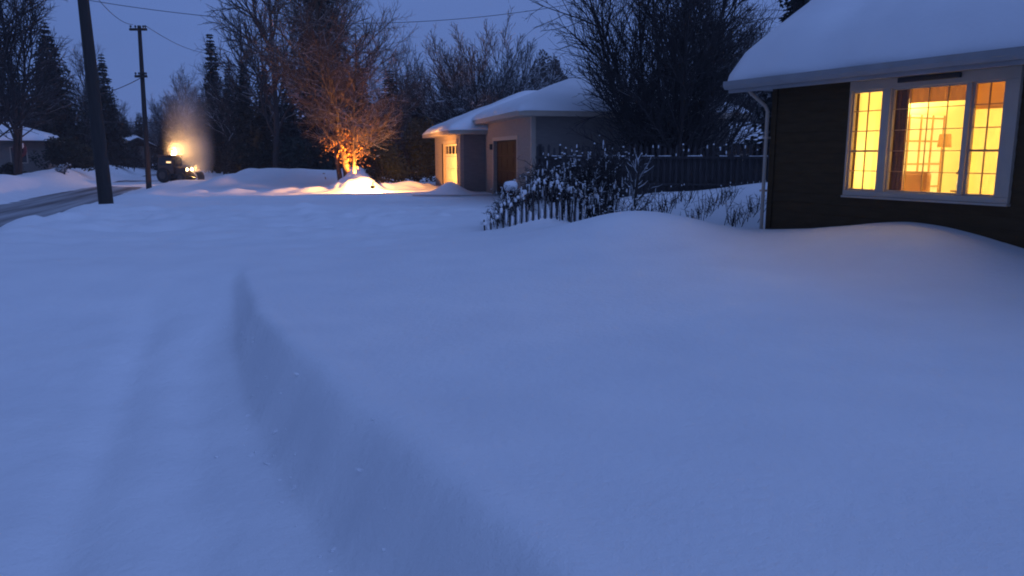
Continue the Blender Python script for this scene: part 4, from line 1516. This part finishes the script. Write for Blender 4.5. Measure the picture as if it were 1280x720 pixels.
for k in range(5200):
    d = Vector((rg.gauss(0, 1), rg.gauss(0, 1), rg.gauss(0, 1))).normalized() * rg.uniform(0.35, 1.0) ** 0.6
    q = Vector((d.x * 1.7, d.y * 1.7, 6.6 + d.z * 2.6)) * (1 + 0.12 * noise.noise(d * 2.5))
    u = Vector((rg.gauss(0, 1), rg.gauss(0, 1), rg.gauss(0, 1))).normalized()
    v = u.orthogonal().normalized()
    s = rg.uniform(0.08, 0.16)
    lf.quad(q - u * s, q - v * s * 0.6, q + u * s, q + v * s * 0.6)
lf.build('leaves', M['oakleaf'], S_leaf)

for px, Y, s, rz, lab in ((292, 72, (1.0, 1.0, 0.95), .3, 'dark spruce just right of the slender spire spruce'), (362, 58, (1.15, 1.15, 0.72), 1.3, 'low dark spruce above the dark half hidden house'),
                          (452, 56, (1.25, 1.25, 0.8), 2.3, 'dark spruce behind the lit orange boughs'), (520, 60, (1.2, 1.2, 0.62), 3.6, 'low dark spruce beyond the roof end of the cream garage'),
                          (255, 74, (0.9, 0.9, 0.7), 4.6, 'dark spruce at the foot of the tractor steam'), (5, 60, (1.3, 1.3, 0.95), 5.6, 'dark spruce cut by the photo edge behind the low grey house')):
    copy_thing(sp2, gpos(px, Y), rz, s, lab)
rg = random.Random(91)
wd = MB()
for k in range(15000):
    x = rg.uniform(-95, 40)
    y = rg.uniform(128, 150)
    hh = (8.5 + 5 * nz(x, 0, 0.09, 1) + 4 * nz(x, 0, 0.31, 2)) * (0.75 + 0.5 * sstep(-60, 10, x) * 0)
    z0 = rg.uniform(-0.6, max(1.5, hh)) * rg.uniform(0.5, 1.0)
    t = Vector((rg.gauss(0, 0.35), rg.gauss(0, 0.35), 1)).normalized() * rg.uniform(0.8, 2.4)
    r_ = rg.uniform(0.02, 0.09)
    b0 = Vector((x, y, z0))
    wd.tube([b0, b0 + t], [r_, r_ * 0.3], 3)
tag(wd.build('woods', M['bark']), 'hazy grey wood closing the far end of the street', 'woods', kind='stuff')

# evergreen shrubs behind the drive
evergreen_shrub('low dark evergreen shrub left of the lit tree on the snow bank', gpos(385, 45), 1.7, 1.2, 2.3, 1, M['yew'])
evergreen_shrub('round evergreen shrub flecked with lit snow right of the lit tree', gpos(480, 42), 1.6, 1.3, 2.2, 2, M['yew'])
evergreen_shrub('tall evergreen shrub touching the cream garage door end', gpos(520, 45), 1.8, 1.4, 3.3, 3, M['yew'], 3600)
evergreen_shrub('dark evergreen shrub on the bank under the bushy spruce', gpos(325, 48), 1.8, 1.2, 2.2, 4, M['yew'])
evergreen_shrub('low dark shrub in front of the low grey house', gpos(8, 52), 1.3, 0.8, 1.0, 5, M['yew'])
evergreen_shrub('dark shrub beside the end wall of the low grey house', gpos(82, 54), 2.4, 1.0, 2.2, 6, M['yew'])
evergreen_shrub('wide dark shrub under the many stemmed tree', gpos(860, 27), 2.6, 1.2, 2.2, 7, M['oakleaf'], 3800)


evergreen_shrub('low snow packed shrub beside the dark shrub across the road', gpos(77, 50), 0.55, 0.5, 0.62, 12, M['bark_snowy'], 700)

# snowy shrub in front of the fence
def cane_shrub(label, loc, w, d, hfun, n, seed, snow_p, mstem, lean=0.25, name='shrub', droop=0.10):
    rg = random.Random(seed)
    T, B, S = MB(), MB(), MB()
    for k in range(n):
        x = rg.uniform(-w / 2, w / 2)
        y = rg.uniform(-d / 2, d / 2)
        h = hfun(x) * rg.uniform(0.55, 1.12)
        ln = lean * (x / (w / 2)) + rg.gauss(0, 0.14)
        b = Vector((x * 0.84, y, ground(loc[0] + x, loc[1] + y) - loc[2] - 0.15))
        pts = [b]
        q = b.copy()
        sx_, sy_ = ln + rg.gauss(0, 0.22), rg.gauss(0, 0.22)
        dd = Vector((ln * 0.3, rg.gauss(0, 0.06), 1))
        m = 8
        for i in range(m):
            g_ = (i / m) ** 2
            dd += Vector((sx_ * 0.5 * g_ + rg.gauss(0, 0.05), sy_ * 0.5 * g_ + rg.gauss(0, 0.05), -droop * 6 * g_ * rg.uniform(0.3, 1.2)))
            q = q + dd.normalized() * ((h + 0.15) * 1.12 / m)
            pts.append(q.copy())
        r = rg.uniform(0.006, 0.013)
        T.tube(pts, [r * (1 - 0.65 * i / m) for i in range(m + 1)], 4, cap=False)
        for i in range(2, m + 1):
            for _ in range(2):
                if rg.random() < 0.7:
                    dv_ = Vector((rg.gauss(0, 0.7), rg.gauss(0, 0.7), rg.uniform(-0.3, 0.9))).normalized()
                    e_ = pts[i] + dv_ * rg.uniform(0.06, 0.2)
                    B.tube([pts[i], pts[i].lerp(e_, 0.5) + Vector((0, 0, 0.012)), e_], [0.0045, 0.0035, 0.002], 3, cap=False)
                    if rg.random() < snow_p * 0.7:
                        S.blob(pts[i].lerp(e_, rg.uniform(0.3, 0.9)) + Vector((0, 0, 0.008)), (rg.uniform(0.012, 0.03), rg.uniform(0.010, 0.018), rg.uniform(0.007, 0.014)), k + i, 0.6, 6, 4)
        for i in range(1, m):
            if rg.random() < snow_p:
                c = pts[i].lerp(pts[i + 1], rg.uniform(0.2, 0.8))
                s_ = rg.uniform(0.008, 0.016)
                S.blob((c.x, c.y - 0.005, c.z), (s_, s_, rg.uniform(0.03, 0.10)), k + i, 0.7, 6, 5)
    o = empty(name, label, 'shrub', loc)
    T.build('stem', mstem, o)
    B.build('twig', mstem, o)['kind'] = 'stuff'
    if len(S.v):
        S.build('snow', M['roof_snow'], o, smooth=True)['kind'] = 'stuff'
    return o


LA, LB = at(606, 190, 13.75), at(748, 190, 13.95)
LA.z = LB.z = 0
ld = LB - LA
LF = empty('fence', 'low curved run of dark pickets half buried in snow before the tall fence', 'fence', (LA.x, LA.y, 0), math.atan2(ld.y, ld.x))
lp_, ls_ = MB(), MB()
rg = random.Random(51)
nn = int(ld.length / 0.108)
for k in range(nn + 1):
    x = k * 0.108
    q = LA + ld * (x / ld.length)
    zg = ground(q.x, q.y)
    u = x / ld.length
    hh = zg + 0.12 + 0.58 * math.sin(math.pi * (0.06 + 0.80 * u)) ** 1.1 + rg.uniform(-0.02, 0.02)
    wv = rg.uniform(0.022, 0.032)
    tl_ = rg.uniform(-0.03, 0.03)
    lp_.extrude([(x - wv / 2, zg - 0.2), (x + wv / 2, zg - 0.2), (x + wv / 2 + tl_, hh - 0.03), (x + tl_, hh), (x - wv / 2 + tl_, hh - 0.03)], 'y', -0.010, 0.010)
    for _ in range(3):
        ls_.blob((x + tl_ + rg.gauss(0, 0.02), rg.gauss(0, 0.02), hh - rg.uniform(0, 0.14)), (rg.uniform(0.015, 0.034), 0.022, rg.uniform(0.02, 0.05)), k + _ * 7, 0.7, 7, 5)
    if rg.random() < 0.75:
        ls_.blob((x + 0.054, 0.02, zg + rg.uniform(0.0, 0.2)), (rg.uniform(0.025, 0.042), 0.03, rg.uniform(0.08, 0.26) * (0.3 + (hh - zg))), k + 50, 0.6, 7, 6)
lp_.build('pickets', M['fence'], LF)
ls_.build('picket_snow', M['roof_snow'], LF, smooth=True)['kind'] = 'stuff'
c = gpos(668, 14.35)
cane_shrub('rounded shrub flecked with snow just behind the low curved pickets', c, 1.75, 1.0, lambda x: 0.30 + 0.42 * sstep(-0.95, 0.35, x), 210, 3, 0.26, M['stemdark'], 0.35)
c = gpos(722, 15.0)
cane_shrub('taller dark twiggy shrub with little snow against the tall fence', c, 1.7, 0.9, lambda x: 1.2 + 0.2 * math.sin(x * 3), 430, 4, 0.07, M['bark_bare'], 0.25)
c = gpos(762, 14.0)
cane_shrub('loose shrub of leaning stems on the crest of the drift', c, 1.0, 0.7, lambda x: 0.75, 50, 6, 0.3, M['bark_bare'], 0.6)
rg = random.Random(14)
SB = bare_tree('small crooked leaning tree by the drift in front of the fence', gpos(775, 14.4), dict(stems=[((0, 0, -0.3), (0.42, 0, 1), 1.65, 0.05), ((0.05, 0.1, -0.3), (-0.3, 0, 1), 1.3, 0.03)], lv=[dict(n=6, sides=6, wob=0.08, up=0.03, taper=0.4, kids=9, start=0.3, ang=(25, 60), len=0.45, rr=0.5), dict(n=4, sides=4, wob=0.14, up=0.05, kids=5, ang=(25, 50), len=0.5, rr=0.6), dict(n=3, sides=3)]), 15, M['bark'], M['bark_snowy'], name='small_tree', tlim=0)
c = gpos(638, 21.0)
cane_shrub('small dark shrub capped with a clump of snow before the brown garage door', c, 0.5, 0.4, lambda x: 0.62, 34, 9, 0.15, M['bark_bare'], 0.2)
cap = [o for o in bpy.data.objects if o.get('label', '').startswith('small dark shrub capped')][0]
MB().blob((0, 0, 0.66), (0.2, 0.18, 0.13), 3, 0.4, 12, 8).build('snow_cap', M['roof_snow'], cap, smooth=True)
# dry stalks in the snow before the fence
rg = random.Random(40)


def stalks(seed):
    rg = random.Random(seed)
    T, S = MB(), MB()
    for k in range(9):
        b = Vector((rg.uniform(-0.15, 0.15), rg.uniform(-0.15, 0.15), -0.15))
        h = rg.uniform(0.3, 0.62)
        t = Vector((rg.gauss(0, 0.13), rg.gauss(0, 0.13), h))
        T.tube([b, b.lerp(b + t, 0.5) + Vector((rg.gauss(0, 0.02), 0, 0)), b + t], [0.009, 0.007, 0.004], 4)
        for j in range(2):
            q = b.lerp(b + t, rg.uniform(0.5, 1))
            T.tube([q, q + Vector((rg.gauss(0, 0.07), rg.gauss(0, 0.07), rg.uniform(0.02, 0.1)))], [0.005, 0.003], 3)
        if rg.random() < 0.4:
            S.blob(b + t, (0.010, 0.010, 0.016), k, 0.6, 6, 4)
    o = empty('dry_stalks', '', 'plant', (0, 0, 0))
    T.build('stem', M['bark_bare'], o)
    S.build('snow', M['roof_snow'], o, smooth=True)['kind'] = 'stuff'
    return o


pr = [stalks(1), stalks(2), stalks(3)]
DG = 'dry stalks in the snow before the fence'
for k in range(26):
    px = 800 + (k * 6.1) % 158 + rg.uniform(-3, 3)
    Y = 14.3 + (k * 0.37) % 3.6
    o = pr[k] if k < 3 else copy_thing(pr[k % 3], (0, 0, 0), 0)
    o.location = gpos(px, Y)
    o.rotation_euler.z = rg.uniform(0, 6.28)
    sc_ = rg.uniform(0.7, 1.2)
    o.scale = (sc_, sc_, sc_)
    tag(o, 'thin clump of dry stalks poking from the snow below the fence', 'plant', DG)

# ---------------------------------------------------------------- floodlight at the drive
fp = at(466, 238, 32.2)
FZ = ground(fp.x, 32.2)
FLD = empty('floodlight', 'small black floodlight on a stake glowing at the lit snow pile', 'floodlight', (fp.x, 32.2, FZ))
MB().tube([Vector((0, 0, -0.3)), Vector((0, 0, 0.2))], [0.014, 0.014], 6).build('stake', M['black'], FLD)
MB().extrude([(-0.09, 0.2), (0.03, 0.17), (0.03, 0.31), (-0.09, 0.28)], 'x', -0.09, 0.09).build('housing', M['black'], FLD, bevel=0.008)
MB().quad((-0.08, 0.032, 0.18), (0.08, 0.032, 0.18), (0.08, 0.032, 0.3), (-0.08, 0.032, 0.3)).build('lens', emit('floodlight_glow', (1, 0.5, 0.16), 40), FLD)
FLC = (1.0, 0.43, 0.09)
FLT = (1.0, 0.36, 0.06)
lamp('floodlight_beam', 'SPOT', (0, 0.08, 0.26), 3000, FLC, FLD, 0.06, aim((-0.45, 0.88, 0.10)), R(177), 0.12)
MB().span((-0.02, 0.0321, 0.435), (0.30, 0.30, 0.445)).span((-0.55, 0.0322, 0.345), (-0.021, 0.50, 0.353)).span((-0.02, 0.032, 0.31), (0.02, 0.05, 0.435)).build('hood', M['black'], FLD)  # unseen plates added to hold the beam off the tree crown

FL2 = empty('floodlight', 'small black floodlight aimed up the trunk of the lit orange tree', 'floodlight', (-7.0, 34.9, ground(-7.0, 34.9)), R(40))
MB().tube([Vector((0, 0, -0.3)), Vector((0, 0, 0.2))], [0.014, 0.014], 6).build('stake', M['black'], FL2)
MB().extrude([(-0.09, 0.2), (0.03, 0.17), (0.03, 0.31), (-0.09, 0.28)], 'x', -0.09, 0.09).build('housing', M['black'], FL2, bevel=0.008)
MB().quad((-0.08, 0.032, 0.18), (0.08, 0.032, 0.18), (0.08, 0.032, 0.3), (-0.08, 0.032, 0.3)).build('lens', emit('floodlight_lens', (1, 0.5, 0.16), 40), FL2)
lamp('tree_floodlight_beam', 'SPOT', (0, 0.08, 0.32), 1900, FLT, FL2, 0.06, aim((0.05, 0.42, 1)), R(88), 1.0)

# ---------------------------------------------------------------- evening haze
HAZE = 0.0006
if HAZE:
    hm, hnt, hp = new_mat('haze')
    hnt.nodes.remove(hp)
    hv = hnt.nodes.new('ShaderNodeVolumePrincipled')
    hv.inputs['Color'].default_value = (0.85, 0.87, 0.92, 1)
    hv.inputs['Density'].default_value = HAZE
    hnt.links.new(hv.outputs[0], hnt.nodes['Material Output'].inputs['Volume'])
    hz = MB().span((-340, -65, -2.0), (340, 460, 22)).build('haze', hm)
    tag(hz, 'faint blue evening haze over the street', 'haze', kind='stuff')
